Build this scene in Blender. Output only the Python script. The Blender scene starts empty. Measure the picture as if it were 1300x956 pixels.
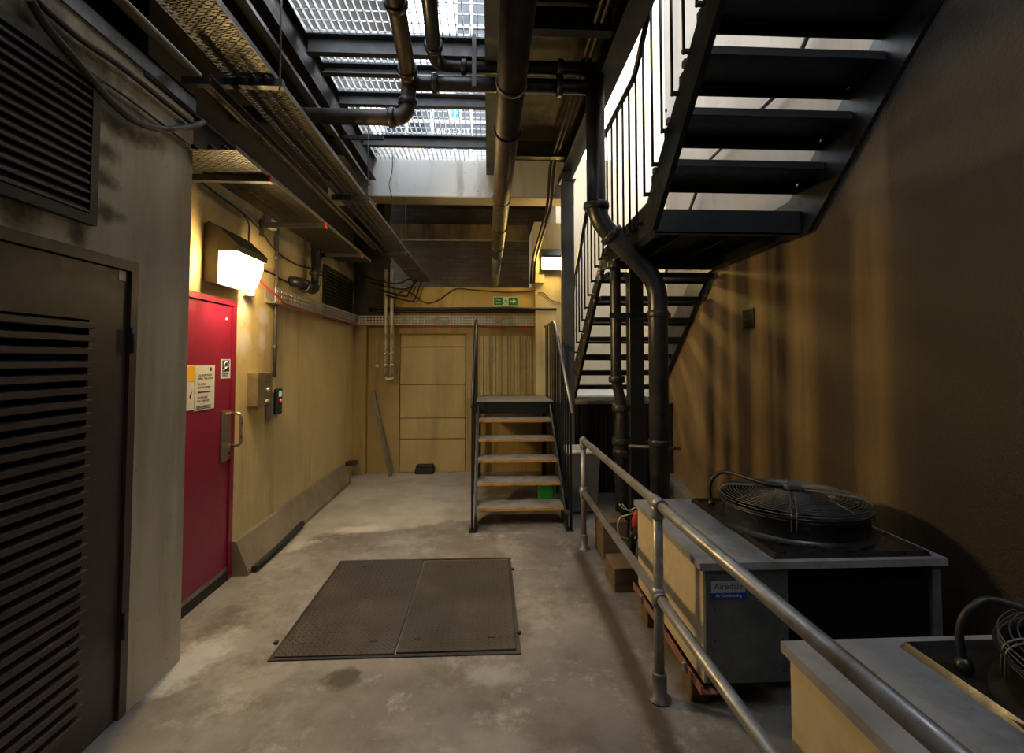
import bpy, math, random
from mathutils import Vector, Matrix
random.seed(7)
C = bpy.context.scene.collection
PI = math.pi
F_PX = 620.0
CAM_Z = 1.63

# ------------------------------------------------------------------ camera
yaw = math.atan(30 / F_PX); pit = math.atan(24 / math.hypot(F_PX, 30))
FW = Vector((math.sin(yaw) * math.cos(pit), math.cos(yaw) * math.cos(pit), math.sin(pit)))
RT = Vector((math.cos(yaw), -math.sin(yaw), 0)); UP = RT.cross(FW)
def at(px, py, X=None, Y=None, Z=None):
    """the point of a plane X=, Y= or Z= that a measured pixel looks at"""
    d = FW + RT * ((px - 650) / F_PX) + UP * ((433 - py) / F_PX)
    t = X / d.x if X is not None else Y / d.y if Y is not None else (Z - CAM_Z) / d.z
    return Vector((0, 0, CAM_Z)) + d * t
cd = bpy.data.cameras.new('camera'); cam = bpy.data.objects.new('camera', cd); C.objects.link(cam)
cam.location = (0, 0, CAM_Z)
cam.rotation_euler = (PI / 2 + pit, 0, -yaw)
cd.sensor_width = 36; cd.lens = 36 * F_PX / 1300; cd.shift_y = -45 / 1300; cd.clip_start = 0.05
bpy.context.scene.camera = cam

# ------------------------------------------------------------------ mesh helper
class MB:
    def __init__(s): s.v = []; s.f = []; s.sm = []
    def add(s, vs, fs, smooth=False):
        o = len(s.v); s.v += [Vector(v) for v in vs]
        s.f += [[i + o for i in f] for f in fs]; s.sm += [smooth] * len(fs); return s
    def box(s, x0, x1, y0, y1, z0, z1):
        if x0 > x1: x0, x1 = x1, x0
        if y0 > y1: y0, y1 = y1, y0
        if z0 > z1: z0, z1 = z1, z0
        vs = [(x, y, z) for x in (x0, x1) for y in (y0, y1) for z in (z0, z1)]
        return s.add(vs, [(0, 1, 3, 2), (4, 6, 7, 5), (0, 4, 5, 1), (2, 3, 7, 6), (0, 2, 6, 4), (1, 5, 7, 3)])
    def bbox(s, x0, x1, y0, y1, z0, z1, b=.006):
        """box with chamfered vertical and horizontal edges"""
        if x0 > x1: x0, x1 = x1, x0
        if y0 > y1: y0, y1 = y1, y0
        if z0 > z1: z0, z1 = z1, z0
        def ring(x0, x1, y0, y1, z, b): return [(x0 + b, y0, z), (x1 - b, y0, z), (x1, y0 + b, z), (x1, y1 - b, z), (x1 - b, y1, z), (x0 + b, y1, z), (x0, y1 - b, z), (x0, y0 + b, z)]
        R = [ring(x0 + b, x1 - b, y0 + b, y1 - b, z0, b * .5), ring(x0, x1, y0, y1, z0 + b, b), ring(x0, x1, y0, y1, z1 - b, b), ring(x0 + b, x1 - b, y0 + b, y1 - b, z1, b * .5)]
        vs = sum(R, []); fs = []
        for k in range(3):
            for i in range(8): fs.append((k * 8 + i, k * 8 + (i + 1) % 8, k * 8 + 8 + (i + 1) % 8, k * 8 + 8 + i))
        fs.append(tuple(range(7, -1, -1))); fs.append(tuple(range(24, 32)))
        return s.add(vs, fs)
    def obox(s, c, size, M):
        hx, hy, hz = [q / 2 for q in size]
        vs = [Vector(c) + M @ Vector((x, y, z)) for x in (-hx, hx) for y in (-hy, hy) for z in (-hz, hz)]
        return s.add(vs, [(0, 1, 3, 2), (4, 6, 7, 5), (0, 4, 5, 1), (2, 3, 7, 6), (0, 2, 6, 4), (1, 5, 7, 3)])
    def bar(s, a, b, w, h, up=(0, 0, 1)):
        """rectangular bar from a to b, w across, h along up"""
        a = Vector(a); b = Vector(b); d = (b - a); L = d.length; d.normalize()
        u = Vector(up); x = d.cross(u)
        if x.length < 1e-4: x = d.cross(Vector((1, 0, 0)))
        x.normalize(); z = x.cross(d)
        M = Matrix((x, d, z)).transposed()
        return s.obox((a + b) / 2, (w, L, h), M)
    def tube(s, pts, r, n=12, smooth=True):
        pts = [Vector(p) for p in pts]; k = len(pts)
        rs = r if isinstance(r, (list, tuple)) else [r] * k
        T = []
        for i in range(k):
            a = pts[max(i - 1, 0)]; b = pts[min(i + 1, k - 1)]; t = (b - a)
            if 0 < i < k - 1: t = (pts[i] - a).normalized() + (b - pts[i]).normalized()
            T.append(t.normalized())
        ref = Vector((0, 0, 1)) if abs(T[0].z) < .9 else Vector((1, 0, 0))
        x = T[0].cross(ref).normalized(); vs = []; fs = []
        for i in range(k):
            x = (x - T[i] * x.dot(T[i])).normalized(); y = T[i].cross(x)
            for j in range(n):
                a = 2 * PI * j / n; vs.append(pts[i] + (x * math.cos(a) + y * math.sin(a)) * rs[i])
        for i in range(k - 1):
            for j in range(n): fs.append((i * n + j, i * n + (j + 1) % n, (i + 1) * n + (j + 1) % n, (i + 1) * n + j))
        s.add(vs, fs, smooth)
        o = len(s.v) - len(vs)
        s.f += [[o + j for j in range(n - 1, -1, -1)], [o + (k - 1) * n + j for j in range(n)]]; s.sm += [False, False]
        return s
    def ring(s, c, axis, R, r, n=40, m=6):
        c = Vector(c); ax = Vector(axis).normalized(); x = ax.orthogonal().normalized(); y = ax.cross(x); vs = []; fs = []
        for i in range(n):
            a = 2 * PI * i / n; d = x * math.cos(a) + y * math.sin(a)
            for j in range(m):
                b = 2 * PI * j / m; vs.append(c + d * (R + r * math.cos(b)) + ax * (r * math.sin(b)))
        for i in range(n):
            for j in range(m): fs.append((i * m + j, i * m + (j + 1) % m, ((i + 1) % n) * m + (j + 1) % m, ((i + 1) % n) * m + j))
        return s.add(vs, fs, True)
    def lathe(s, c, axis, prof, n=32, smooth=True):
        c = Vector(c); ax = Vector(axis).normalized(); x = ax.orthogonal().normalized(); y = ax.cross(x); vs = []; fs = []; k = len(prof)
        for i in range(n):
            a = 2 * PI * i / n; d = x * math.cos(a) + y * math.sin(a)
            for (r, h) in prof: vs.append(c + d * r + ax * h)
        for i in range(n):
            for j in range(k - 1): fs.append((i * k + j, ((i + 1) % n) * k + j, ((i + 1) % n) * k + j + 1, i * k + j + 1))
        return s.add(vs, fs, smooth)
    def prism(s, poly, axis, a, b):
        """polygon given in the two other axes, extruded along axis from a to b"""
        def mk(p, t):
            if axis == 'x': return (t, p[0], p[1])
            if axis == 'y': return (p[0], t, p[1])
            return (p[0], p[1], t)
        n = len(poly); vs = [mk(p, a) for p in poly] + [mk(p, b) for p in poly]
        fs = [tuple(range(n)), tuple(range(2 * n - 1, n - 1, -1))] + [(i, i + n, (i + 1) % n + n, (i + 1) % n) for i in range(n)]
        return s.add(vs, fs)
    def build(s, name, mat, parent=None, origin=None, fixn=True):
        me = bpy.data.meshes.new(name)
        if origin is None: origin = Vector(parent['_o']) if parent is not None else Vector((0, 0, 0))
        origin = Vector(origin)
        me.from_pydata([v - origin for v in s.v], [], s.f); me.update()
        me.polygons.foreach_set('use_smooth', s.sm)
        if fixn:
            import bmesh
            bm = bmesh.new(); bm.from_mesh(me); bmesh.ops.recalc_face_normals(bm, faces=bm.faces); bm.to_mesh(me); bm.free()
        me.materials.append(mat)
        o = bpy.data.objects.new(name, me); C.objects.link(o); o['_o'] = list(origin)
        if parent is not None: o.parent = parent
        else: o.location = origin
        return o
def mb(): return MB()
def tag(o, label, cat, group=None, kind=None):
    o['label'] = label; o['category'] = cat
    if group: o['group'] = group
    if kind: o['kind'] = kind
    return o
def thing(name, label, cat, loc, group=None):
    o = bpy.data.objects.new(name, None); C.objects.link(o); o.location = loc; o['_o'] = list(loc); o.empty_display_size = .1
    return tag(o, label, cat, group)
def struct(name, m, mat, parent=None):
    o = m.build(name, mat, parent)
    if parent is None: o['kind'] = 'structure'
    return o
def single(name, m, mat, label, cat, group=None, origin=None):
    if origin is None:
        xs = [v.x for v in m.v]; ys = [v.y for v in m.v]; zs = [v.z for v in m.v]
        origin = ((min(xs) + max(xs)) / 2, (min(ys) + max(ys)) / 2, min(zs))
    return tag(m.build(name, mat, None, origin), label, cat, group)
def dup(root, loc, label):
    """a copy of a thing and of its parts and sub-parts"""
    r = root.copy(); C.objects.link(r); r.location = loc; r['label'] = label
    for ch in list(root.children):
        c = ch.copy(); C.objects.link(c); c.parent = r
        for g in list(ch.children):
            d = g.copy(); C.objects.link(d); d.parent = c
    return r
def smooth_path(pts, n=8):
    pts = [Vector(p) for p in pts]; out = []
    P = [pts[0] * 2 - pts[1]] + pts + [pts[-1] * 2 - pts[-2]]
    for i in range(1, len(P) - 2):
        for k in range(n):
            t = k / n; a, b, c, d = P[i - 1:i + 3]
            out.append(.5 * ((2 * b) + (c - a) * t + (2 * a - 5 * b + 4 * c - d) * t * t + (3 * b - a - 3 * c + d) * t ** 3))
    return out + [pts[-1]]
def bend(pts, r, n=6):
    """polyline with rounded corners"""
    pts = [Vector(p) for p in pts]; out = [pts[0]]
    for i in range(1, len(pts) - 1):
        a = (pts[i - 1] - pts[i]); b = (pts[i + 1] - pts[i]); q = min(r, a.length * .49, b.length * .49)
        a = pts[i] + a.normalized() * q; b = pts[i] + b.normalized() * q
        for k in range(n + 1):
            t = k / n; out.append(a * (1 - t) ** 2 + pts[i] * 2 * t * (1 - t) + b * t * t)
    return out + [pts[-1]]

# ------------------------------------------------------------------ materials
def base_mat(name):
    m = bpy.data.materials.new(name); m.use_nodes = True; nt = m.node_tree
    return m, nt, nt.nodes['Principled BSDF']
def N(nt, t, **kw):
    n = nt.nodes.new(t)
    for k, v in kw.items():
        if k in n.inputs: n.inputs[k].default_value = v
        else: setattr(n, k, v)
    return n
def noise(nt, scale, detail=5, vec=None, stretch=None, rough=.6):
    tc = N(nt, 'ShaderNodeTexCoord')
    src = vec or tc.outputs['Object']
    if stretch:
        mp = N(nt, 'ShaderNodeMapping'); mp.inputs['Scale'].default_value = stretch
        nt.links.new(src, mp.inputs['Vector']); src = mp.outputs['Vector']
    n = N(nt, 'ShaderNodeTexNoise', Scale=scale, Detail=detail, Roughness=rough); nt.links.new(src, n.inputs['Vector'])
    return n.outputs['Fac']
def ramp(nt, fac, stops, interp='LINEAR'):
    r = N(nt, 'ShaderNodeValToRGB'); r.color_ramp.interpolation = interp
    e = r.color_ramp.elements
    while len(e) < len(stops): e.new(.5)
    for i, (p, c) in enumerate(stops):
        e[i].position = p; e[i].color = (*c, 1) if isinstance(c, (tuple, list)) else (c, c, c, 1)
    nt.links.new(fac, r.inputs['Fac']); return r.outputs['Color']
def mix(nt, fac, a, b, mode='MIX'):
    m = N(nt, 'ShaderNodeMix', data_type='RGBA', blend_type=mode)
    for sock, v in ((m.inputs['Factor'], fac), (m.inputs['A'], a), (m.inputs['B'], b)): pass
    fi = m.inputs[0]; ai = m.inputs[6]; bi = m.inputs[7]
    for sock, v in ((fi, fac), (ai, a), (bi, b)):
        if isinstance(v, bpy.types.NodeSocket): nt.links.new(v, sock)
        elif isinstance(v, (int, float)): sock.default_value = v if sock is fi else (v, v, v, 1)
        else: sock.default_value = (*v, 1)
    return m.outputs[2]
def math_(nt, op, a, b=None, c=None):
    m = N(nt, 'ShaderNodeMath', operation=op)
    for i, v in enumerate((a, b, c)):
        if v is None: continue
        if isinstance(v, bpy.types.NodeSocket): nt.links.new(v, m.inputs[i])
        else: m.inputs[i].default_value = v
    return m.outputs[0]
def bump(nt, bsdf, hgt, strength=.3, dist=.01):
    b = N(nt, 'ShaderNodeBump', Strength=strength, Distance=dist); nt.links.new(hgt, b.inputs['Height']); nt.links.new(b.outputs[0], bsdf.inputs['Normal'])
def pm(name, c1, c2, scale=4, rough=.6, metal=0., bs=80, bst=.15, bd=.004, stain=None, sscale=1.5, stretch=None, lo=.35, hi=.65, spec=None):
    m, nt, b = base_mat(name)
    col = ramp(nt, noise(nt, scale, 6, stretch=stretch), [(lo, c1), (hi, c2)])
    if stain:
        f = ramp(nt, noise(nt, sscale, 7, stretch=stretch, rough=.7), [(.5, 0.), (.68, 1.)])
        col = mix(nt, f, col, stain)
    nt.links.new(col, b.inputs['Base Color'])
    b.inputs['Metallic'].default_value = metal
    rr = ramp(nt, noise(nt, scale * 3, 3), [(.3, max(rough - .1, .05)), (.7, min(rough + .1, 1))]); nt.links.new(rr, b.inputs['Roughness'])
    if spec is not None: b.inputs['Specular IOR Level'].default_value = spec
    if bst: bump(nt, b, noise(nt, bs, 4), bst, bd)
    return m
def flat(name, c, rough=.5, metal=0., emit=None, es=0):
    m, nt, b = base_mat(name)
    col = ramp(nt, noise(nt, 30, 3), [(.3, tuple(x * .93 for x in c)), (.7, tuple(min(x * 1.05, 1) for x in c))]); nt.links.new(col, b.inputs['Base Color'])
    b.inputs['Roughness'].default_value = rough; b.inputs['Metallic'].default_value = metal
    if emit: b.inputs['Emission Color'].default_value = (*emit, 1); b.inputs['Emission Strength'].default_value = es
    return m
M = {}
M['black_paint'] = pm('black_paint', (.009, .010, .012), (.017, .018, .021), 6, .38, 0, 60, .12, .003, spec=.35)
M['dark_steel'] = pm('dark_steel', (.018, .018, .02), (.036, .036, .039), 5, .45, .3, 50, .1, .003, stain=(.07, .045, .03))
M['galv'] = pm('galvanised', (.22, .23, .245), (.32, .33, .355), 18, .38, .8, 90, .08, .002, stain=(.2, .18, .16), sscale=4)
M['galv_dull'] = pm('galvanised_dull', (.11, .11, .115), (.18, .18, .19), 12, .5, .6, 90, .1, .002, stain=(.13, .09, .06), sscale=3)
M['rail_pipe'] = pm('scaffold_pipe', (.23, .23, .24), (.33, .33, .345), 9, .42, .55, 90, .12, .002, stain=(.17, .14, .12), sscale=5)
M['rust_pipe'] = pm('rusty_pipe', (.022, .015, .011), (.042, .027, .019), 7, .55, .0, 70, .25, .004, stain=(.085, .045, .026), sscale=3)
M['black_pipe'] = pm('black_iron_pipe', (.013, .014, .017), (.026, .026, .031), 8, .36, .1, 60, .15, .003, stain=(.05, .04, .035), sscale=3)
M['plastic_grey'] = pm('grey_plastic', (.33, .33, .32), (.42, .42, .4), 5, .45)
M['pale_pipe'] = pm('pale_conduit', (.20, .165, .11), (.30, .255, .18), 6, .45, .3, stain=(.12, .09, .05), sscale=5)
M['white_paint'] = pm('white_paint', (.55, .55, .52), (.68, .68, .64), 6, .5, 0, 60, .1, .002, stain=(.4, .36, .28), sscale=4)
M['cable'] = flat('black_cable', (.012, .012, .013), .5)
M['red_cable'] = flat('red_cable', (.45, .03, .04), .45)
M['wire_yellow'] = flat('yellow_green_wire', (.5, .5, .12), .5)
M['tray_dark'] = pm('tray_metal_dark', (.018, .014, .008), (.032, .025, .013), 6, .5, .3, 60, .05, .001)
M['tray_mesh'] = pm('tray_metal', (.055, .042, .019), (.09, .07, .033), 6, .5, .3, 60, .05, .001, stain=(.05, .035, .02), sscale=3)
M['door_brown'] = pm('brown_louvre_paint', (.050, .036, .037), (.065, .048, .048), 5, .38, 0, 200, .1, .001)
M['dark_void'] = flat('duct_lining', (.006, .006, .006), .9)
M['red_door'] = pm('red_door_paint', (.23, .009, .045), (.28, .011, .055), 2, .38, 0, 120, .06, .001)
M['steel_brushed'] = pm('brushed_steel', (.42, .40, .37), (.55, .53, .5), 20, .32, .9, 100, .03, .001)
M['rubber'] = flat('black_rubber', (.015, .015, .015), .7)
M['lead'] = pm('unit_cream_paint', (.52, .43, .28), (.60, .50, .34), 4, .45, 0, 90, .06, .001, stain=(.38, .3, .2), sscale=3)
M['unit_grey'] = pm('unit_grey_paint', (.052, .056, .057), (.074, .078, .079), 3, .5, 0, 90, .06, .001, stain=(.13, .13, .12), sscale=3)
M['lid'] = pm('unit_lid_metal', (.26, .265, .275), (.42, .425, .44), 2.2, .45, .35, 60, .12, .002, stain=(.20, .18, .16), sscale=2.4)
M['pallet'] = pm('raw_timber', (.10, .065, .036), (.16, .105, .06), 3, .75, 0, 60, .3, .004, stretch=(1, 8, 8))
M['pink_steel'] = pm('oxide_channel', (.26, .10, .085), (.34, .16, .13), 6, .5, .1, stain=(.15, .08, .06), sscale=4)
M['tread_wood'] = pm('tread_timber', (.38, .21, .06), (.55, .33, .11), 5, .6, 0, 60, .2, .003, stretch=(1, 5, 5), stain=(.16, .09, .035), sscale=5)
M['tread_top'] = pm('tread_grit', (.15, .145, .135), (.25, .235, .215), 5, .75, 0, 250, .4, .003)
M['bin_grey'] = pm('bin_grey_plastic', (.08, .085, .09), (.11, .115, .12), 3, .45)
M['green'] = flat('green_plastic', (.03, .35, .06), .4)
M['copper'] = pm('lagged_pipe', (.50, .42, .30), (.66, .58, .44), 14, .4, .25, stain=(.2, .12, .05), sscale=9)
M['white_tray'] = pm('white_perforated_tray', (.50, .47, .40), (.62, .58, .5), 7, .5, .1, stain=(.3, .24, .15), sscale=5)
M['paper'] = flat('paper', (.72, .70, .72), .6)
M['ink'] = flat('ink', (.04, .04, .05), .7)
M['blue'] = flat('blue_ink', (.01, .03, .28), .5)
M['yellow_ink'] = flat('yellow_ink', (.85, .5, .01), .5)
M['sign_green'] = flat('sign_green', (.01, .22, .07), .4)
M['sign_white'] = flat('sign_white', (.75, .8, .6), .4)
M['cyan'] = flat('sign_cyan', (.03, .45, .75), .4)
M['orange'] = flat('orange_board', (.75, .33, .12), .6)
M['lamp_glass'] = flat('lamp_glass', (.9, .85, .7), .3, 0, (1, .70, .29), 120)
M['lamp_glass_small'] = flat('lamp_glass_small', (.9, .85, .7), .3, 0, (1, .68, .2), 75)
M['lcd'] = flat('lcd', (.25, .5, .4), .3, 0, (.4, .8, .6), .25)
M['led'] = flat('led', (.8, .02, .05), .3, 0, (1, .05, .1), 1.5)
M['bronze'] = flat('lamp_housing', (.035, .03, .022), .45)
M['joist'] = pm('grey_joist_paint', (.055, .06, .07), (.09, .098, .11), 5, .5, .2, 60, .1, .002, stain=(.09, .07, .06), sscale=4)
M['grating'] = pm('galvanised_grating', (.34, .355, .375), (.46, .475, .49), 8, .45, .4, 60, .05, .001)
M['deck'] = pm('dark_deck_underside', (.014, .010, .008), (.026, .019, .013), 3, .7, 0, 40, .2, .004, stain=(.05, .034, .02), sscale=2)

def wall_mat(name, c1, c2, dirt, streak_amt=.6, pebbles=.35, top_dark=None, patches=None, lo=.50, hi=.72, pscale=140):
    m, nt, b = base_mat(name)
    col = ramp(nt, noise(nt, 1.3, 6), [(.3, c1), (.7, c2)])
    st = ramp(nt, noise(nt, 1.0, 7, stretch=(3.2, 3.2, .45), rough=.65), [(lo, 0.), (hi, 1.)])
    st = math_(nt, 'MULTIPLY', st, streak_amt)
    col = mix(nt, st, col, dirt)
    sp = ramp(nt, noise(nt, 34, 3, rough=.8), [(.64, 0.), (.74, .55)])
    col = mix(nt, sp, col, tuple(x * .45 for x in dirt))
    if top_dark:  # wall turns darker towards the top, with an uneven edge
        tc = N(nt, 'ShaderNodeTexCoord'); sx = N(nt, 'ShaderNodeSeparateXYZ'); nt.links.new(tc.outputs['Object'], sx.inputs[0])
        h = math_(nt, 'ADD', sx.outputs['Z'], math_(nt, 'MULTIPLY', noise(nt, 2.5, 5), top_dark[2]))
        f = ramp(nt, math_(nt, 'DIVIDE', h, 5.), [(top_dark[0] / 5, 0.), (top_dark[1] / 5, 1.)])
        col = mix(nt, f, col, top_dark[3])
    if patches:
        geo = N(nt, 'ShaderNodeTexCoord')
        for (cx, cy, cz, sx_, sy_, sz_, pc) in patches:
            mp = N(nt, 'ShaderNodeMapping', vector_type='TEXTURE'); mp.inputs['Location'].default_value = (cx, cy, cz); mp.inputs['Scale'].default_value = (sx_, sy_, sz_)
            nz = N(nt, 'ShaderNodeTexNoise', Scale=7., Detail=7, Roughness=.7); nt.links.new(geo.outputs['Object'], nz.inputs['Vector'])
            nt.links.new(geo.outputs['Object'], mp.inputs['Vector'])
            ln = N(nt, 'ShaderNodeVectorMath', operation='LENGTH'); nt.links.new(mp.outputs[0], ln.inputs[0])
            d = math_(nt, 'ADD', math_(nt, 'MULTIPLY', ln.outputs['Value'], .7), math_(nt, 'MULTIPLY', nz.outputs['Fac'], 1.6))
            f = ramp(nt, math_(nt, 'MULTIPLY', d, .5), [(.52, .85), (.78, 0.)])
            col = mix(nt, f, col, pc)
    nt.links.new(col, b.inputs['Base Color']); b.inputs['Roughness'].default_value = .75
    if pebbles: bump(nt, b, noise(nt, pscale, 3), pebbles, .006)
    return m
LILAC = (.74, .68, .68)
wy = [(-1.93,) + tuple(at(px, py, X=-1.93))[1:] + (.3, sy, sz, LILAC) for px, py, sy, sz in ((310, 390, .13, .15), (334, 402, .13, .08), (308, 432, .15, .14), (333, 432, .10, .11))]
M['wall_yellow'] = wall_mat('yellow_render', (.58, .44, .20), (.72, .57, .30), (.26, .16, .06), .6, .12, patches=wy, top_dark=(2.80, 3.25, .5, (.045, .032, .02)))
M['wall_ochre'] = wall_mat('back_wall_ochre', (.32, .225, .085), (.40, .285, .115), (.10, .062, .022), .85, .12)
M['wall_boards'] = wall_mat('painted_boards', (.40, .295, .115), (.48, .36, .16), (.16, .10, .036), .5, .08)
wp = [(XP_,) + tuple(at(px, py, X=-1.67))[1:] + (.3, sy, sz, (.05, .042, .03)) for XP_, px, py, sy, sz in ((-1.67, 150, 150, .30, .10), (-1.67, 134, 190, .12, .05), (-1.67, 128, 225, .10, .05), (-1.67, 135, 270, .12, .05), (-1.67, 25, 265, .10, .10), (-1.67, 100, 300, .05, .06), (-1.67, 60, 40, .5, .12))]
M['wall_pier'] = wall_mat('pier_concrete', (.44, .385, .285), (.56, .50, .38), (.22, .18, .115), .6, .3, patches=wp, lo=.44, hi=.66)
M['pale_cladding'] = wall_mat('pale_cladding', (.17, .135, .10), (.235, .19, .145), (.11, .08, .055), .6, .1)
M['cream_bright'] = wall_mat('cream_bright_render', (.62, .53, .36), (.70, .61, .44), (.42, .33, .2), .4, .1)
M['cream_wall'] = wall_mat('cream_render', (.45, .38, .26), (.52, .44, .32), (.5, .42, .3), .4, .1)
M['pier_yellow'] = wall_mat('pier_yellow_paint', (.58, .46, .22), (.68, .56, .32), (.25, .16, .06), .6, .1)
M['dirty_yellow'] = wall_mat('sooty_yellow_band', (.16, .10, .03), (.24, .155, .05), (.035, .025, .012), .95, .1, lo=.42, hi=.6)
M['beam_white'] = wall_mat('beam_whitewash', (.62, .61, .58), (.74, .73, .70), (.16, .14, .11), .75, .1)
M['beam_yellow_clean'] = pm('ribbed_yellow_paint', (.36, .29, .12), (.48, .39, .18), 1.6, .5, 0, 60, .05, .002, stain=(.22, .15, .06), sscale=1.6)
M['beam_yellow'] = wall_mat('beam_yellow_paint', (.50, .33, .08), (.60, .42, .12), (.16, .09, .025), .8, .1)

def right_wall_mat():
    m, nt, b = base_mat('stippled_ochre_wall')
    tc = N(nt, 'ShaderNodeTexCoord'); sx = N(nt, 'ShaderNodeSeparateXYZ'); nt.links.new(tc.outputs['Object'], sx.inputs[0])
    Y, Z = sx.outputs['Y'], sx.outputs['Z']
    wob = math_(nt, 'MULTIPLY', math_(nt, 'SUBTRACT', noise(nt, 1.0, 4, stretch=(1, 2, .10)), .5), .26)
    y2 = math_(nt, 'ADD', Y, wob)
    base = ramp(nt, noise(nt, 1.6, 6), [(.3, (.18, .11, .044)), (.7, (.27, .18, .075))])
    fine = ramp(nt, noise(nt, 1.3, 6, stretch=(9, 9, .5)), [(.45, 0.), (.72, .6)])
    base = mix(nt, fine, base, (.10, .062, .026))
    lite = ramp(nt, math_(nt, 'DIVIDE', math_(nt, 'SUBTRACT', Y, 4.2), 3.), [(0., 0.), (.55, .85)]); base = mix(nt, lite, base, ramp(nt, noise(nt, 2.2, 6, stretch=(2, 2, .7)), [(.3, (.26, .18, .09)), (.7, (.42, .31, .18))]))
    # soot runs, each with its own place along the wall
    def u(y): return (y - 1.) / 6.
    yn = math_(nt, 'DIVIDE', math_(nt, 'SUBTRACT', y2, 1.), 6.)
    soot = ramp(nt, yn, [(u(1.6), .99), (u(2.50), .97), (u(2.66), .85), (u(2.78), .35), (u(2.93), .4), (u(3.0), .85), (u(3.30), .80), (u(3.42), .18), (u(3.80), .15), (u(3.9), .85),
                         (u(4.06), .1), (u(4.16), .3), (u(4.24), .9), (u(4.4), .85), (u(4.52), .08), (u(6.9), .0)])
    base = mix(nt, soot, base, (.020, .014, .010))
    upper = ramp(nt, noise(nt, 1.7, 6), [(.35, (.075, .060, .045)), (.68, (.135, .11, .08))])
    us = ramp(nt, yn, [(u(1.2), .6), (u(2.3), .75), (u(2.68), .85), (u(2.72), .1), (u(2.98), .05), (u(3.03), .55), (u(3.3), .5), (u(3.38), .0)])  # upper wall: dark bands plus the stair's shade edge put into the colour
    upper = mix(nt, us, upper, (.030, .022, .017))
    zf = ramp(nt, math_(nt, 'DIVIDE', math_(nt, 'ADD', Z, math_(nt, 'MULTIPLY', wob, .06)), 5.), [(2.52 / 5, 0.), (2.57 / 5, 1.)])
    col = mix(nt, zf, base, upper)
    nt.links.new(col, b.inputs['Base Color']); b.inputs['Roughness'].default_value = .6
    h = mix(nt, .5, noise(nt, 75, 3), noise(nt, 28, 4)); bump(nt, b, h, .7, .012)
    return m
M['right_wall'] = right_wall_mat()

def floor_mat():
    m, nt, b = base_mat('worn_concrete')
    tc = N(nt, 'ShaderNodeTexCoord'); sx = N(nt, 'ShaderNodeSeparateXYZ'); nt.links.new(tc.outputs['Object'], sx.inputs[0])
    col = ramp(nt, noise(nt, .9, 8), [(.34, (.11, .096, .087)), (.5, (.195, .177, .163)), (.66, (.30, .28, .26))])
    d = ramp(nt, noise(nt, 2.6, 9, rough=.75), [(.48, 0.), (.64, .75)]); col = mix(nt, d, col, (.095, .076, .062))
    w = ramp(nt, noise(nt, 3.4, 9, rough=.78), [(.54, 0.), (.68, .65)]); col = mix(nt, w, col, (.42, .40, .37))
    # dark band along the foot of the railing
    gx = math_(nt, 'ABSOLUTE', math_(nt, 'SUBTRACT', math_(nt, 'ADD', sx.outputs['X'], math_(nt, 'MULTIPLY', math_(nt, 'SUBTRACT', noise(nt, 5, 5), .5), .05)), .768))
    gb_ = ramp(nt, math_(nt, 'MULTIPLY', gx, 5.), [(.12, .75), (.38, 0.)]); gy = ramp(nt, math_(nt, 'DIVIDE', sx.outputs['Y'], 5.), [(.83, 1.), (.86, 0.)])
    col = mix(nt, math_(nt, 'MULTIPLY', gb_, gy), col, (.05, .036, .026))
    # lighter screed at the back left with a ragged edge
    e = math_(nt, 'MULTIPLY', math_(nt, 'SUBTRACT', noise(nt, 1.6, 5), .5), .9)
    yy = math_(nt, 'ADD', math_(nt, 'ADD', sx.outputs['Y'], e), math_(nt, 'MULTIPLY', sx.outputs['X'], -.22))
    f = ramp(nt, math_(nt, 'DIVIDE', yy, 10.), [(.500, 0.), (.508, .75)])
    xr = ramp(nt, math_(nt, 'ADD', math_(nt, 'MULTIPLY', sx.outputs['X'], .2), .5), [(.46, 1.), (.50, 0.)])
    f = math_(nt, 'MULTIPLY', f, xr)
    pal = ramp(nt, noise(nt, 2.2, 8), [(.3, (.30, .27, .22)), (.65, (.50, .46, .38))]); col = mix(nt, f, col, pal)
    for (px, py, rx, ry, c, k) in ((437, 858, .10, .10, (.035, .032, .022), .95), (590, 700, .45, .35, (.12, .085, .055), .5), (120 + 120, 840, .16, .3, (.55, .55, .56), .6), (640, 858, .18, .1, (.4, .4, .4), .4),
                                   (450, 672, .35, .12, (.55, .52, .47), .6), (380, 690, .12, .22, (.6, .57, .52), .6)):
        p = at(px, py, Z=0)
        mp = N(nt, 'ShaderNodeMapping', vector_type='TEXTURE'); mp.inputs['Location'].default_value = (p.x, p.y, 0); mp.inputs['Scale'].default_value = (rx, ry, 1)
        nt.links.new(tc.outputs['Object'], mp.inputs['Vector']); ln = N(nt, 'ShaderNodeVectorMath', operation='LENGTH'); nt.links.new(mp.outputs[0], ln.inputs[0])
        dd = math_(nt, 'ADD', math_(nt, 'MULTIPLY', ln.outputs['Value'], .55), math_(nt, 'MULTIPLY', noise(nt, 3.2, 8, rough=.75), 2.2))
        ff = ramp(nt, math_(nt, 'MULTIPLY', dd, .5), [(.66, k), (.84, 0.)]); col = mix(nt, ff, col, c)
    nt.links.new(col, b.inputs['Base Color'])
    rr = ramp(nt, noise(nt, 2, 5), [(.3, .45), (.7, .75)]); nt.links.new(rr, b.inputs['Roughness'])
    h = mix(nt, .5, noise(nt, 60, 5), noise(nt, 6, 6)); bump(nt, b, h, .35, .01)
    return m
M['floor'] = floor_mat()

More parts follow.
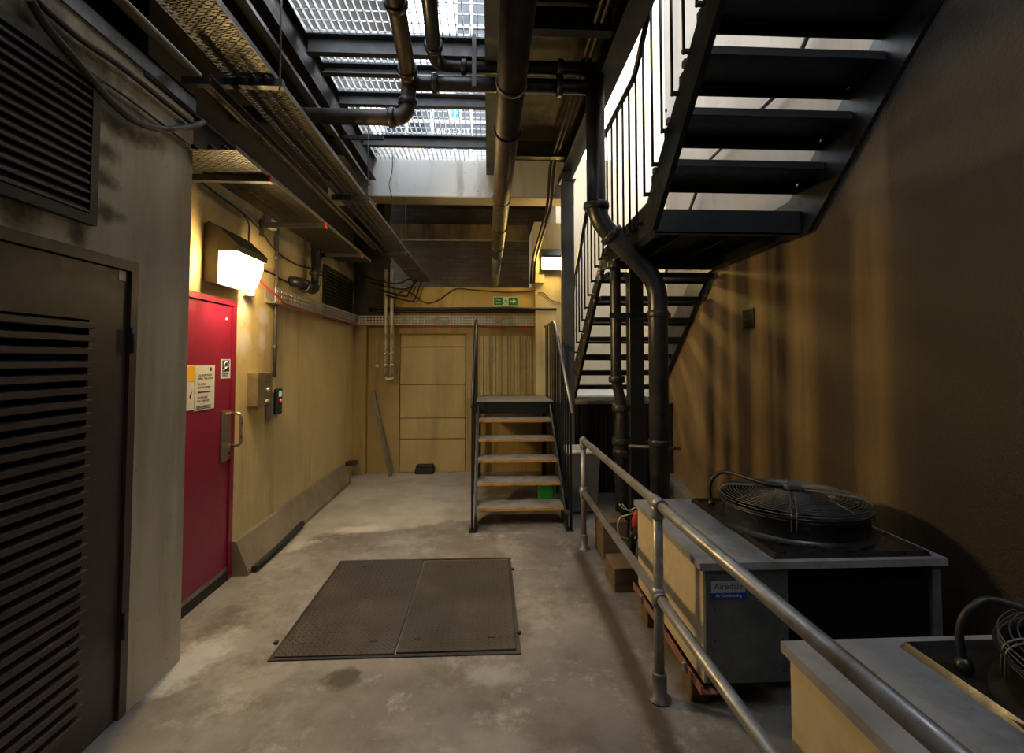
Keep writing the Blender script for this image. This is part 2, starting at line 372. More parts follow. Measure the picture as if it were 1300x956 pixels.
def brick_mat():
    m, nt, b = base_mat('sooty_whitewashed_brick')
    tc = N(nt, 'ShaderNodeTexCoord'); mp = N(nt, 'ShaderNodeMapping'); mp.inputs['Rotation'].default_value = (PI / 2, 0, 0)
    nt.links.new(tc.outputs['Object'], mp.inputs['Vector'])
    br = N(nt, 'ShaderNodeTexBrick', Scale=4.4); br.inputs['Color1'].default_value = (.10, .083, .073, 1); br.inputs['Color2'].default_value = (.06, .048, .04, 1); br.inputs['Mortar'].default_value = (.035, .028, .022, 1)
    br.inputs['Mortar Size'].default_value = .018; br.inputs['Brick Width'].default_value = .95; br.inputs['Row Height'].default_value = .30
    nt.links.new(mp.outputs[0], br.inputs['Vector'])
    f = ramp(nt, noise(nt, 1.8, 6), [(.42, 0.), (.66, .9)]); col = mix(nt, f, br.outputs['Color'], (.055, .038, .024))
    nt.links.new(col, b.inputs['Base Color']); b.inputs['Roughness'].default_value = .8
    bump(nt, b, br.outputs['Fac'], -.5, .02); return m
M['brick'] = brick_mat()
def plate_mat():
    m, nt, b = base_mat('chequer_plate')
    col = ramp(nt, noise(nt, 2.2, 7), [(.3, (.046, .039, .034)), (.7, (.075, .066, .059))])
    f = ramp(nt, noise(nt, 3.2, 6), [(.55, 0.), (.7, .7)]); col = mix(nt, f, col, (.12, .07, .045))
    s = ramp(nt, noise(nt, 16, 4, rough=.8), [(.72, 0.), (.76, .8)]); s2 = ramp(nt, noise(nt, 1.6, 2), [(.6, 0.), (.66, 1.)])
    col = mix(nt, math_(nt, 'MULTIPLY', s, s2), col, (.6, .6, .55))
    nt.links.new(col, b.inputs['Base Color']); b.inputs['Metallic'].default_value = .35
    rr = ramp(nt, noise(nt, 5, 5), [(.3, .38), (.7, .6)]); nt.links.new(rr, b.inputs['Roughness']); bump(nt, b, noise(nt, 90, 3), .15, .003)
    return m
M['plate'] = plate_mat()
def glass_mat():
    m, nt, b = base_mat('dark_window_glass'); 
    col = ramp(nt, noise(nt, 2, 3), [(.35, (.03, .036, .045)), (.65, (.08, .09, .11))]); nt.links.new(col, b.inputs['Base Color']); b.inputs['Roughness'].default_value = .12
    return m
M['glass'] = glass_mat()

def text_mesh(txt, size, mat, name, parent, origin, xdir, updir, depth=.001, align='CENTER'):
    cu = bpy.data.curves.new('t', 'FONT'); cu.body = txt; cu.size = size; cu.align_x = align; cu.align_y = 'CENTER'; cu.extrude = depth; cu.resolution_u = 2
    o = bpy.data.objects.new('t', cu); C.objects.link(o); dg = bpy.context.evaluated_depsgraph_get(); dg.update()
    me = bpy.data.meshes.new_from_object(o.evaluated_get(dg)); bpy.data.objects.remove(o)
    x = Vector(xdir).normalized(); u = Vector(updir).normalized(); z = x.cross(u)
    R = Matrix((x, u, z)).transposed().to_4x4(); off = Vector(origin) - Vector(parent['_o'])
    me.transform(Matrix.Translation(off) @ R); me.materials.clear(); me.materials.append(mat); me.name = name
    r = bpy.data.objects.new(name, me); C.objects.link(r); r.parent = parent; return r

# ================================================================== SETTING
H_CEIL = 4.1
XL, XP, XR = -1.93, -1.67, 2.30
YB = 7.2
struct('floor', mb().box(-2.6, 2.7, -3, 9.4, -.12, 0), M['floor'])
# near left pier wall with the louvred door opening
m = mb(); m.box(-2.3, XP, -2.8, .80, 0, 3.1).box(-2.3, XP, 2.40, 2.80, 0, 3.1).box(-2.3, XP, .80, 2.40, 2.09, 3.1).box(-2.3, -1.80, .80, 2.40, 0, 2.09)
struct('wall_left_front', m, M['wall_pier'])
struct('trim_1', mb().box(XP, XP + .012, -2.5, 2.80, 3.03, 3.115).box(-2.3, XP + .012, -2.5, 2.80, 3.10, 3.115), M['galv'])
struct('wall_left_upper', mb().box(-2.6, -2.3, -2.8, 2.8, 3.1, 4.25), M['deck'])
# recessed left wall with the red door opening
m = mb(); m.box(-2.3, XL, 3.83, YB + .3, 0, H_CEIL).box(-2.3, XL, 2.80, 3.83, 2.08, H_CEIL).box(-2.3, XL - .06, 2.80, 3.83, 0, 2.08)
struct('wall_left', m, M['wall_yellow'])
struct('trim_2', mb().box(XL, -1.745, 7.08, YB, 0, 2.75), M['wall_ochre'])
# back wall, blocked doorway
bd0 = at(506, 596, Y=YB); bd1 = at(592, 424, Y=YB)
bx0, bx1, bz1 = bd0.x, bd1.x, bd1.z
LB = 2.405
m = mb(); m.box(XL, bx0, YB, YB + .3, 0, LB).box(bx1, 1.05, YB, YB + .3, 0, LB).box(bx0, bx1, YB, YB + .3, bz1, LB).box(bx0, bx1, YB + .06, YB + .3, 0, bz1)
struct('wall_back', m, M['wall_ochre'])
struct('wall_back_left', mb().box(-1.93, -1.50, 7.06, 7.5, LB - .2, H_CEIL), M['deck'])
d3 = bpy.data.objects.new('door_3', None); C.objects.link(d3); d3['kind'] = 'structure'; d3['_o'] = [bx0, YB, 0]; d3.location = (bx0, YB, 0)
zs = [0, .48, .78, 1.27, 1.82, bz1 - .012]
for a, b_ in zip(zs[:-1], zs[1:]):
    mb().bbox(bx0 + .012, bx1 - .012, YB + .012, YB + .058, a + .005, b_ - .005, .004).build('panel', M['wall_boards'], d3)
# yellow lintel beam
lz0 = at(600, 391, Y=7.05).z; lz1 = at(600, 365, Y=7.05).z
struct('trim_3', mb().box(-1.50, 1.05, 7.05, 7.5, lz0, lz1), M['beam_yellow'])
struct('wall_back_upper', mb().box(-2.3, 1.05, 7.9, 8.2, 2.2, H_CEIL), M['brick'])
struct('trim_4', mb().box(-1.93, 1.05, 7.78, 7.9, 3.56, 3.80), M['dirty_yellow'])
# pale pier on the platform
pz = at(680, 500, Y=7.0); px1 = at(713, 400, Y=7.0)
struct('wall_pier', mb().box(pz.x, 1.07, 7.0, 7.9, 1.12, 3.62).box(pz.x - .02, .80, 6.95, 7.9, 2.74, 3.62), M['pier_yellow'])
# concrete beam under the street-level opening
BZ0 = at(600, 250, Y=5.95).z
struct('trim_5', mb().box(-1.93, 1.05, 5.95, 6.22, BZ0, H_CEIL + .12).box(-1.93, -1.45, 5.9, 6.3, BZ0 - .02, H_CEIL), M['beam_white'])
struct('trim_6', mb().box(-1.93, 1.06, 5.94, 6.235, BZ0 - .012, BZ0 + .002), M['cream_wall'])
# ceilings
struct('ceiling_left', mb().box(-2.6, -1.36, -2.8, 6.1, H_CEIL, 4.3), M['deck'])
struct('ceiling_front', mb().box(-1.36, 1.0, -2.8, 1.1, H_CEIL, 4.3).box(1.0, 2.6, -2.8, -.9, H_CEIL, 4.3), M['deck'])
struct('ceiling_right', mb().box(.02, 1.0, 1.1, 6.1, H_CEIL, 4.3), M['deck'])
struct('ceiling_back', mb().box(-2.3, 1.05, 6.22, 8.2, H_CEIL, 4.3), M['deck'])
struct('wall_behind', mb().box(-2.6, 2.6, -3.1, -2.8, 0, 4.3), M['wall_pier'])
# right wall: stippled below the stair line, pale cladding above
line = [(6.2, 0), (6.2, 1.30), (4.78, 2.55), (3.40, 2.55), (-1.0, 6.05), (-2.9, 6.05), (-2.9, 0)]
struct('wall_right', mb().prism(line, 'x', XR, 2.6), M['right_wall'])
lineu = [(6.2, 1.30), (4.78, 2.55), (3.40, 2.55), (-1.0, 6.05), (-1.0, 9.5), (6.2, 9.5)]
struct('wall_right_far', mb().prism(lineu, 'x', XR + .01, 2.6), M['pale_cladding'])
struct('wall_right_end', mb().box(XR + .01, 2.6, 6.2, 9.3, 0, 9.5), M['cream_bright'])
struct('wall_far', mb().box(1.05, 2.6, 9.0, 9.3, 0, 5.4), M['cream_wall'])
struct('wall_shaft', mb().box(.95, 1.05, 7.5, 9.3, 0, 4.3), M['cream_wall'])
# low dark ledge along the right wall behind the units, ramped concrete kerb further back
k0 = at(847, 600, X=2.22); k1 = at(875, 633, X=2.22)
struct('trim_8', mb().prism([(3.3, 0), (3.3, .02), (k1.y, k1.z), (k0.y, k0.z), (6.5, k0.z), (6.5, 0)], 'x', 2.19, XR), M['tread_top'])
# sloping plinth along the left wall
m = mb(); m.prism([(XL, 0), (XL, .26), (XL + .03, .255), (XL + .12, .04), (XL + .12, 0)], 'y', 3.84, 6.6)
struct('trim_9', m, pm('plinth_concrete', (.19, .15, .10), (.29, .24, .17), 3, .7, 0, 60, .3, .004, stain=(.2, .15, .1), sscale=2.5))

# ---- louvred door in the pier
def door_root(name, loc):
    o = bpy.data.objects.new(name, None); C.objects.link(o); o['kind'] = 'structure'; o['_o'] = list(loc); o.location = loc; return o
d1 = door_root('door_1', (XP, 1.6, 0))
fr = mb(); fr.box(XP - .06, XP + .004, 2.355, 2.40, 0, 2.09).box(XP - .06, XP + .004, .80, .845, 0, 2.09).box(XP - .06, XP + .004, .845, 2.355, 2.045, 2.09); fr.build('door_frame', M['door_brown'], d1)
lf = mb(); lx0, lx1 = XP - .055, XP - .012
ly0, ly1, lz0_, lz1_ = .95, 2.14, .13, 1.80
lf.box(lx0, lx1, .85, ly0, .01, 2.04).box(lx0, lx1, ly1, 2.35, .01, 2.04).box(lx0, lx1, ly0, ly1, lz1_, 2.04).box(lx0, lx1, ly0, ly1, .01, lz0_)
lf.build('door_leaf', M['door_brown'], d1)
mb().box(XP - .12, XP - .062, ly0, ly1, lz0_, lz1_).build('backing', M['dark_void'], d1)
lv = mb(); nl = 31; pitch = (lz1_ - lz0_) / nl
for i in range(nl):
    z = lz0_ + pitch * (i + .5)
    # weather blade: sloping blade with a rolled top lip
    lv.prism([(lx0, z + pitch * .30), (XP + .004, z - pitch * .26), (XP + .014, z - pitch * .20), (XP + .014, z + pitch * .20), (XP + .004, z + pitch * .27), (lx0, z + pitch * .42)], 'y', ly0, ly1)
lv.build('louvre', M['door_brown'], d1)
h = mb()
for zc in (.42, 1.72):
    h.tube([(XP + .016, 2.353, zc - .06), (XP + .016, 2.353, zc + .06)], .009, 8)
h.build('hinge', M['dark_steel'], d1)
p = at(158, 350, X=XP); mb().box(XP - .012, XP - .009, p.y - .02, p.y + .022, p.z - .022, p.z + .022).build('sticker', M['paper'], d1)

# ---- louvred grille high on the pier
vg = thing('ventilation_grille', 'large dark louvred ventilation grille high on the pier above the brown louvred door', 'vent', (XP, 1.3, 2.19))
vy0, vy1, vz0, vz1 = .3, 2.11, 2.19, 2.82
g = mb(); g.box(XP, XP + .03, vy1 - .04, vy1, vz0, vz1).box(XP, XP + .03, vy0, vy0 + .04, vz0, vz1).box(XP, XP + .03, vy0 + .04, vy1 - .04, vz0, vz0 + .04).box(XP, XP + .03, vy0 + .04, vy1 - .04, vz1 - .04, vz1)
g.build('frame', M['dark_steel'], vg)
mb().box(XP + .001, XP + .003, vy0 + .04, vy1 - .04, vz0 + .04, vz1 - .04).build('backing', M['dark_void'], vg)
g = mb(); n = 14
for i in range(n):
    z = vz0 + .04 + (vz1 - vz0 - .08) * (i + .5) / n
    g.prism([(XP + .004, z + .018), (XP + .024, z - .014), (XP + .028, z - .012), (XP + .028, z - .004), (XP + .006, z + .021)], 'y', vy0 + .04, vy1 - .04)
g.build('louvre_blades', M['door_brown'], vg)

# ---- red door
d2 = door_root('door_2', (XL, 3.3, 0))
dy0, dy1, dz = 2.88, 3.80, 2.05
fr = mb(); fr.box(XL - .06, XL + .008, dy1 - .025, dy1 + .025, 0, dz + .025).box(XL - .06, XL + .008, 2.82, dy0, 0, dz + .025).box(XL - .06, XL + .008, dy0, dy1 - .025, dz - .012, dz + .025)
fr.build('door_frame', M['red_door'], d2)
mb().box(XL - .05, XL - .004, dy0 + .004, dy1 - .03, .10, dz - .018).build('door_leaf', M['red_door'], d2)
mb().box(XL - .052, XL + .002, dy0 + .004, dy1 - .03, .07, .098).build('weather_bar', M['galv'], d2)
mb().box(XL - .06, XL + .004, dy0, dy1, 0, .065).build('threshold', M['rubber'], d2)
hp = mb(); q0 = at(281, 522, X=XL); q1 = at(294, 582, X=XL)
hp.bbox(XL - .004, XL + .006, q0.y, q1.y, q1.z, q0.z, .002); hpl = hp.build('handle_plate', flat('handle_steel', (.30, .27, .23), .42, .85), d2)
hy = q1.y - .02
mb().tube(bend([(XL + .006, hy, q0.z - .03), (XL + .075, hy, q0.z - .03), (XL + .075, hy, q1.z + .10), (XL + .006, hy, q1.z + .10)], .05), .011, 10).build('pull_handle', M['steel_brushed'], hpl)
mb().tube([(XL + .006, hy - .03, q1.z + .05), (XL + .012, hy - .03, q1.z + .05)], .012, 12).build('keyhole', M['rubber'], hpl)
mb().lathe((XL - .004, 3.70, 1.93), (1, 0, 0), [(0, .006), (.008, .004), (.012, 0)], 12).build('stud', M['paper'], d2)

def on_left(px, py, X=XL): return at(px, py, X=X)
# notices on the red door
def notice(name, label, px0, py0, px1, py1, mat, cat='notice'):
    a = on_left(px0, py0); b_ = on_left(px1, py1)
    t = thing(name, label, cat, (XL - .003, (a.y + b_.y) / 2, min(a.z, b_.z)))
    mb().box(XL - .0035, XL - .0015, a.y, b_.y, min(a.z, b_.z), max(a.z, b_.z)).build('sheet', mat, t)
    return t, a, b_
t, a, b_ = notice('door_notice', 'white printed sheet notice with black lines of text on the red door', 248, 464, 272, 518, M['paper'])
W = b_.y - a.y; zt = max(a.z, b_.z); hh = zt - min(a.z, b_.z); x = XL - .001
for txt, fz, sz in (('CAUTION WHEN\nUSING THIS DOOR', .26, .021), ('TO OPEN\nPUSH BUTTON', .46, .022), ('TO RELEASE\nPULL HANDLE', .76, .022)):
    text_mesh(txt, sz, M['ink'], 'lettering', t, (x, a.y + W * .14, zt - hh * fz), (0, 1, 0), (0, 0, 1), .0003, 'LEFT')
mb().prism([(a.y + W * .14, zt - hh * .60), (a.y + W * .22, zt - hh * .57), (a.y + W * .22, zt - hh * .585), (a.y + W * .8, zt - hh * .585), (a.y + W * .8, zt - hh * .615), (a.y + W * .22, zt - hh * .615), (a.y + W * .22, zt - hh * .63)], 'x', x, x + .0004).build('arrow_symbol', M['ink'], t)
mb().lathe((x, a.y + W * .78, zt - hh * .09), (1, 0, 0), [(0, .0005), (.014, .0005), (.014, 0)], 14).build('emblem', M['ink'], t)
m = mb()
for k in range(3): m.box(x, x + .0004, a.y + W * .1, a.y + W * .82, zt - hh * (.90 + .03 * k), zt - hh * (.912 + .03 * k))
m.build('small_print', M['ink'], t)
t, a, b_ = notice('safety_poster', 'yellow headed safety poster at the pier side of the red door', 230, 464, 247.3, 520, M['paper'])
zt = max(a.z, b_.z); hh = zt - min(a.z, b_.z); x = XL - .001
mb().box(x, x + .0005, a.y + .01, b_.y - .004, zt - hh * .36, zt - hh * .015).build('yellow_header', M['yellow_ink'], t)
mb().prism([(a.y + .1, zt - hh * .75), (b_.y - .05, zt - hh * .75), (b_.y - .03, zt - hh * .58), (b_.y - .06, zt - hh * .68)], 'x', x, x + .0004).build('figure_symbol', M['ink'], t)
t, a, b_ = notice('hearing_sticker', 'small white sticker with a blue pictogram beside the handle of the red door', 281, 456, 292.5, 480, M['paper'], 'sticker')
zt = max(a.z, b_.z); hh = zt - min(a.z, b_.z); W = b_.y - a.y; x = XL - .001
bl = mb(); bl.box(x, x + .0004, a.y + W * .14, b_.y - W * .12, zt - hh * .64, zt - hh * .06); blu = bl.build('blue_panel', M['blue'], t)
ear = mb(); cy = a.y + W * .50; czz = zt - hh * .30
ear.tube([(x + .0008, cy + W * .2 * math.cos(q), czz + hh * .17 * math.sin(q)) for q in [i * PI / 8 for i in range(-2, 11)]], .007, 6)
ear.tube([(x + .0008, cy - W * .28, zt - hh * .58), (x + .0008, cy + W * .05, zt - hh * .42)], .005, 6)
ear.build('ear_pictogram', M['paper'], t)
m = mb()
for k in range(3): m.box(x, x + .0004, a.y + W * .15, a.y + W * (.8 - .15 * (k == 2)), zt - hh * (.74 + .07 * k), zt - hh * (.765 + .07 * k))
m.build('small_print', M['ink'], t)

# ---- wall lamp
def wall_lamp(loc, label, s=1., glass='lamp_glass', face=(1, 0, 0)):
    t = thing('wall_lamp', label, 'lamp', loc)
    L = Vector(loc); f = Vector(face); sx = Vector((0, 0, 1)).cross(f)  # sideways
    def tr(poly, a, b_, name, mat):
        m = mb(); n = len(poly)
        vs = [L + f * p[0] * s + Vector((0, 0, 1)) * p[1] * s + sx * q * s for q in (a, b_) for p in poly]
        m.add(vs, [tuple(range(n)), tuple(range(2 * n - 1, n - 1, -1))] + [(i, i + n, (i + 1) % n + n, (i + 1) % n) for i in range(n)])
        return m.build(name, mat, t)
    tr([(0.001, -.17), (.10, -.19), (.10, .20), (.03, .24), (0.001, .22)], -.22, .22, 'housing', M['bronze'])
    tr([(.101, .035), (.225, .035), (.232, .075), (.101, .20)], -.22, .22, 'hood', M['bronze'])
    tr([(.101, -.175), (.16, -.155), (.205, -.02), (.205, .034), (.101, .034)], -.205, .205, 'lamp_glass', M[glass])
    return t
lp = at(291, 335, X=-1.83)
wall_lamp((XL, 3.60, 2.335), 'large lit bulkhead lamp with a dark hood over the red door')
lp2 = at(701, 331, Y=6.90)
wall_lamp((lp2.x, 6.95, lp2.z), 'small glowing yellow bulkhead lamp high on the back pier', .72, 'lamp_glass_small', (0, -1, 0))

# sensor under lamp, boxes, conduit on the left wall
p = at(310, 368, X=XL)
t = thing('door_sensor', 'small round beige detector on the wall below the right end of the large lamp', 'sensor', (XL, p.y, p.z - .04))
mb().lathe((XL + .04, p.y, p.z - .05), (0, 0, 1), [(0, 0), (.038, 0), (.04, .01), (.04, .07), (.03, .09), (0, .092)], 20).build('body', M['white_paint'], t)
mb().box(XL, XL + .02, p.y - .03, p.y + .03, p.z - .05, p.z + .05).build('back_plate', M['white_paint'], t)
cy = at(347, 400, X=XL).y
m = mb().tube([(XL + .02, cy, at(347, 478, X=XL).z), (XL + .02, cy, at(347, 288, X=XL).z)], .017, 8)
for z in (1.75, 2.2, 2.55): m.box(XL, XL + .035, cy - .02, cy + .02, z - .012, z + .012)
single('conduit', m, M['galv_dull'], 'grey vertical conduit running down the left wall to the steel key box', 'conduit')
p = at(340, 282, X=XL); single('junction_box', mb().bbox(XL, XL + .06, p.y - .06, p.y + .06, p.z - .06, p.z + .07, .006), M['plastic_grey'], 'grey junction box at the top of the vertical wall conduit', 'box')
p = at(349, 385 + 45, X=XL)
a = at(327, 473, X=XL + .08); b_ = at(345, 513, X=XL + .08)
t = thing('key_box', 'brown steel entry box with a round button on the left wall', 'box', (XL, (a.y + b_.y) / 2, b_.z))
mb().bbox(XL, XL + .085, a.y, b_.y, b_.z, a.z, .006).build('body', pm('box_metal', (.22, .17, .12), (.3, .24, .17), 8, .4, .6), t)
mb().lathe((XL + .085, b_.y - .09, a.z - .15), (1, 0, 0), [(.024, 0), (.024, .012), (.014, .018), (0, .018)], 20).build('push_button', M['steel_brushed'], t)
mb().bbox(XL + .085, XL + .092, b_.y - .13, b_.y - .07, a.z - .25, a.z - .23, .002).build('name_slot', M['paper'], t)
g = mb()
for i in range(4):
    for j in range(5): g.tube([(XL + .085, b_.y - .13 + j * .02, a.z - .03 - i * .018), (XL + .087, b_.y - .13 + j * .02, a.z - .03 - i * .018)], .004, 6)
g.build('speaker_grille', M['rubber'], t)
a = at(345, 501, X=XL + .06); 
t = thing('card_reader', 'small black reader with a lit display and red light beside the entry box', 'reader', (XL, 4.33, 1.10))
mb().bbox(XL, XL + .05, 4.36, 4.49, 1.11, 1.35, .006).build('bracket', M['plastic_grey'], t)
mb().bbox(XL + .05, XL + .085, 4.39, 4.50, 1.15, 1.38, .01).build('body', M['rubber'], t)
mb().box(XL + .085, XL + .087, 4.42, 4.475, 1.305, 1.355).build('display', M['lcd'], t)
mb().lathe((XL + .085, 4.45, 1.275), (1, 0, 0), [(.012, 0), (.012, .006), (0, .007)], 10).build('indicator_light', M['led'], t)

# small louvred vent high on left wall
a = at(412, 330, X=XL); b_ = at(447, 382, X=XL)
t = thing('wall_vent', 'small black louvred vent on the left wall near the back corner', 'vent', (XL, (a.y + b_.y) / 2, b_.z))
z0, z1 = 2.12, 2.75; y0, y1 = 5.75, 6.95
mb().box(XL, XL + .025, y0, y0 + .04, z0, z1).box(XL, XL + .025, y1 - .04, y1, z0, z1).box(XL, XL + .025, y0 + .04, y1 - .04, z0, z0 + .04).box(XL, XL + .025, y0 + .04, y1 - .04, z1 - .04, z1).build('frame', M['dark_steel'], t)
g = mb()
for i in range(12): z = z0 + .05 + i * (z1 - z0 - .1) / 12; g.prism([(XL, z + .04), (XL + .02, z), (XL + .022, z + .006), (XL + .002, z + .046)], 'y', y0 + .04, y1 - .04)
g.build('louvre_blades', M['black_paint'], t)
# wall mesh grille on right wall
p = at(951, 405, X=XR)
t = thing('wall_air_brick', 'small square mesh air grille set in the sooty yellow right wall', 'vent', (XR, p.y, p.z - .09))
g = mb(); g.box(XR - .012, XR, p.y - .09, p.y - .078, p.z - .09, p.z + .09).box(XR - .012, XR, p.y + .078, p.y + .09, p.z - .09, p.z + .09).box(XR - .012, XR, p.y - .078, p.y + .078, p.z + .078, p.z + .09).box(XR - .012, XR, p.y - .078, p.y + .078, p.z - .09, p.z - .078)
for i in range(1, 8):
    q = -.078 + i * .156 / 8; g.box(XR - .009, XR - .004, p.y + q - .003, p.y + q + .003, p.z - .078, p.z + .078).box(XR - .009, XR - .004, p.y - .078, p.y + .078, p.z + q - .003, p.z + q + .003)
g.build('grid', M['black_paint'], t); mb().box(XR - .003, XR - .0005, p.y - .078, p.y + .078, p.z - .078, p.z + .078).build('backing', M['dark_void'], t)

# exit sign
a = at(627, 377.5, Y=7.05); b_ = at(657, 387.5, Y=7.05)
t = thing('exit_sign', 'green and white fire exit sign with running figure and arrow on the yellow lintel', 'sign', ((a.x + b_.x) / 2, 7.04, b_.z))
W = b_.x - a.x; zc = (a.z + b_.z) / 2; y = 7.046
mb().box(a.x - .01, b_.x + .01, 7.042, 7.049, b_.z - .008, a.z + .008).build('board', M['sign_white'], t)
mb().box(a.x, a.x + W * .37, 7.040, 7.0425, b_.z, a.z).build('text_panel', M['sign_green'], t)
mb().box(a.x + W * .62, b_.x, 7.040, 7.0425, b_.z, a.z).build('arrow_panel', M['sign_green'], t)
text_mesh('Fire', .045, M['sign_white'], 'lettering', t, (a.x + W * .185, 7.0395, zc + .022), (1, 0, 0), (0, 0, 1), .0005)
text_mesh('exit', .045, M['sign_white'], 'lettering', t, (a.x + W * .185, 7.0395, zc - .022), (1, 0, 0), (0, 0, 1), .0005)
ax = a.x + W * .68; aw = W * .26
mb().prism([(ax, zc - .008), (ax + aw * .55, zc - .008), (ax + aw * .45, zc - .038), (ax + aw, zc), (ax + aw * .45, zc + .038), (ax + aw * .55, zc + .008), (ax, zc + .008)], 'y', 7.0385, 7.0395).build('arrow_symbol', M['sign_white'], t)
rx = a.x + W * .50
r = mb(); r.lathe((rx + .012, 7.04, zc + .034), (0, -1, 0), [(0, .001), (.009, .001), (.009, 0)], 12)
for s0, s1, w in (((0, .02), (.006, -.008), .014), ((.006, -.008), (.026, -.03), .008), ((.004, -.008), (-.022, -.018), .008), ((-.022, -.018), (-.03, -.036), .007), ((0, .016), (.026, .006), .006), ((0, .016), (-.022, .004), .006)):
    r.bar((rx + s0[0], 7.0405, zc + s0[1]), (rx + s1[0], 7.0405, zc + s1[1]), w, .0015, (0, 1, 0))
r.build('running_figure', M['sign_green'], t)

# ================================================================== TRAYS
def bars_tray(name, label, path, halfw, mat, pitch=.022, lip=.03, group=None):
    """perforated tray: path = list of (x, y, z) centres of its floor, running along Y"""
    t = thing(name, label, 'cable tray', path[0], group)
    g = mb(); e = mb(); lens = 0
    for (a, b_) in zip(path[:-1], path[1:]):
        a = Vector(a); b_ = Vector(b_); L = (b_ - a).length; d = (b_ - a) / L; n = max(1, int(L / pitch)); side = Vector((1, 0, 0))
        up = side.cross(d)
        for i in range(n):
            c = a + d * (i + .5) * pitch
            g.bar(c - side * halfw, c + side * halfw, .011, .0015, up)
            k = 5 if halfw < .15 else 7
            for j in range(k):
                q = -halfw + (j + (.25 if i % 2 else .75)) * (2 * halfw / k)
                g.bar(c + side * q - d * pitch * .5, c + side * q + d * pitch * .5, .016, .0015, up)
        for s_ in (-1, 1):
            e.bar(a + side * s_ * halfw + up * lip / 2, b_ + side * s_ * halfw + up * lip / 2, .003, lip, up)
    g.build('perforated_floor', mat, t); e.build('edge_lip', M['galv_dull'], t); return t
Z1 = 3.13
def tx(px, py, Z): return at(px, py, Z=Z)
t1 = bars_tray('cable_tray', 'long perforated metal cable tray hanging above the left side, widest in view', [(-1.265, 1.3, Z1), (-1.26, 4.5, Z1), (-1.20, 5.6, 3.06), (-1.05, 6.6, 2.86), (-.95, 7.0, 2.74)], .125, M['tray_mesh'])
def tray_hanger(y, z, x0, x1, label, rods=True):
    t = thing('tray_hanger', label, 'bracket', ((x0 + x1) / 2, y, z - .05), 'steel channel brackets carrying the cable trays')
    mb().box(x0, x1, y - .02, y + .02, z - .045, z - .004).build('channel', M['dark_steel'], t)
    if rods:
        for x in (x1 - .02,): mb().tube([(x, y, z - .06), (x, y, H_CEIL)], .005, 6).build('rod', M['galv_dull'], t)
    return t
tray_hanger(2.62, Z1, -1.62, -1.10, 'channel bracket under the wide tray beside the top of the near pier')
tray_hanger(4.45, Z1, -1.42, -1.08, 'channel bracket under the middle of the wide tray')
tray_hanger(6.0, 2.965, -1.30, -1.0, 'channel bracket under the drooping far end of the wide tray')
Z2 = 2.80
t2 = bars_tray('cable_tray', 'lower perforated cable tray running close along the left wall', [(-1.60, 2.75, Z2), (-1.60, 5.9, Z2)], .19, M['tray_dark'])
for y, lab in ((3.13, 'wall bracket with a pink end holding the low tray, nearest the pier'), (4.2, 'wall bracket with a pink end holding the low tray, second from the pier'), (5.4, 'wall bracket holding the low tray furthest from the pier')):
    t = thing('wall_bracket', lab, 'bracket', (XL, y, Z2 - .06), 'arms holding the low tray on the left wall')
    mb().box(XL, -1.39, y - .018, y + .018, Z2 - .045, Z2 - .004).box(XL, XL + .012, y - .03, y + .03, Z2 - .12, Z2 + .02).build('arm', M['dark_steel'], t)
    mb().box(-1.39, -1.375, y - .02, y + .02, Z2 - .047, Z2 - .002).build('end_cap', M['red_cable'], t)
# loose cables sagging from the end of the wide tray to the back corner

def cable(name, label, pts, r, mat=None, cat='cable', group=None, n=6, seg=6):
    return single(name, mb().tube(smooth_path(pts, seg), r, n), mat or M['cable'], label, cat, group, origin=pts[0])
for i, (dx, lab) in enumerate(((-.06, 'black cable lying in the wide tray on its wall side'), (0.0, 'black cable lying in the middle of the wide tray'), (.06, 'black cable lying in the wide tray on its open side'))):
    cable('tray_cable', lab, [(-1.26 + dx, 1.3, Z1 + .014), (-1.26 + dx * 1.1, 3, Z1 + .014), (-1.255 + dx, 4.5, Z1 + .014), (-1.19 + dx, 5.6, 3.075), (-1.04 + dx, 6.6, 2.876)], .012, group='cables in the wide tray')
for i, (dx, lab) in enumerate(((-.12, 'dark cable in the low tray closest to the wall'), (-.04, 'dark cable in the low tray left of its middle'), (.05, 'dark cable in the low tray right of its middle'), (.12, 'dark cable in the low tray on its outer side'))):
    cable('tray_cable', lab, [(-1.6 + dx, 2.75, Z2 + .016), (-1.6 + dx * .8, 4.2, Z2 + .016), (-1.6 + dx, 5.9, Z2 + .016)], .014, group='cables in the low tray')

for k, (x0, x1, zz) in enumerate(((-1.02, -1.30, 2.52), (-.98, -1.42, 2.62), (-.93, -1.22, 2.45), (-1.06, -1.50, 2.70))):
    cable('corner_cable', ['short black cable hanging from the tray end to the pale pipes, lowest but one', 'black cable from the tray end passing over the pale pipes', 'black cable hanging lowest below the end of the wide tray', 'black cable from the tray end running highest into the dark back corner'][k],
          [(x0, 6.95, 2.80), (x0 - .1, 6.9, zz + .05), ((x0 + x1) / 2, 6.87, zz), (x1, 6.89, zz + .03), (x1 - .25, 6.95, zz + .1)], .012, group='cables sagging at the back corner')
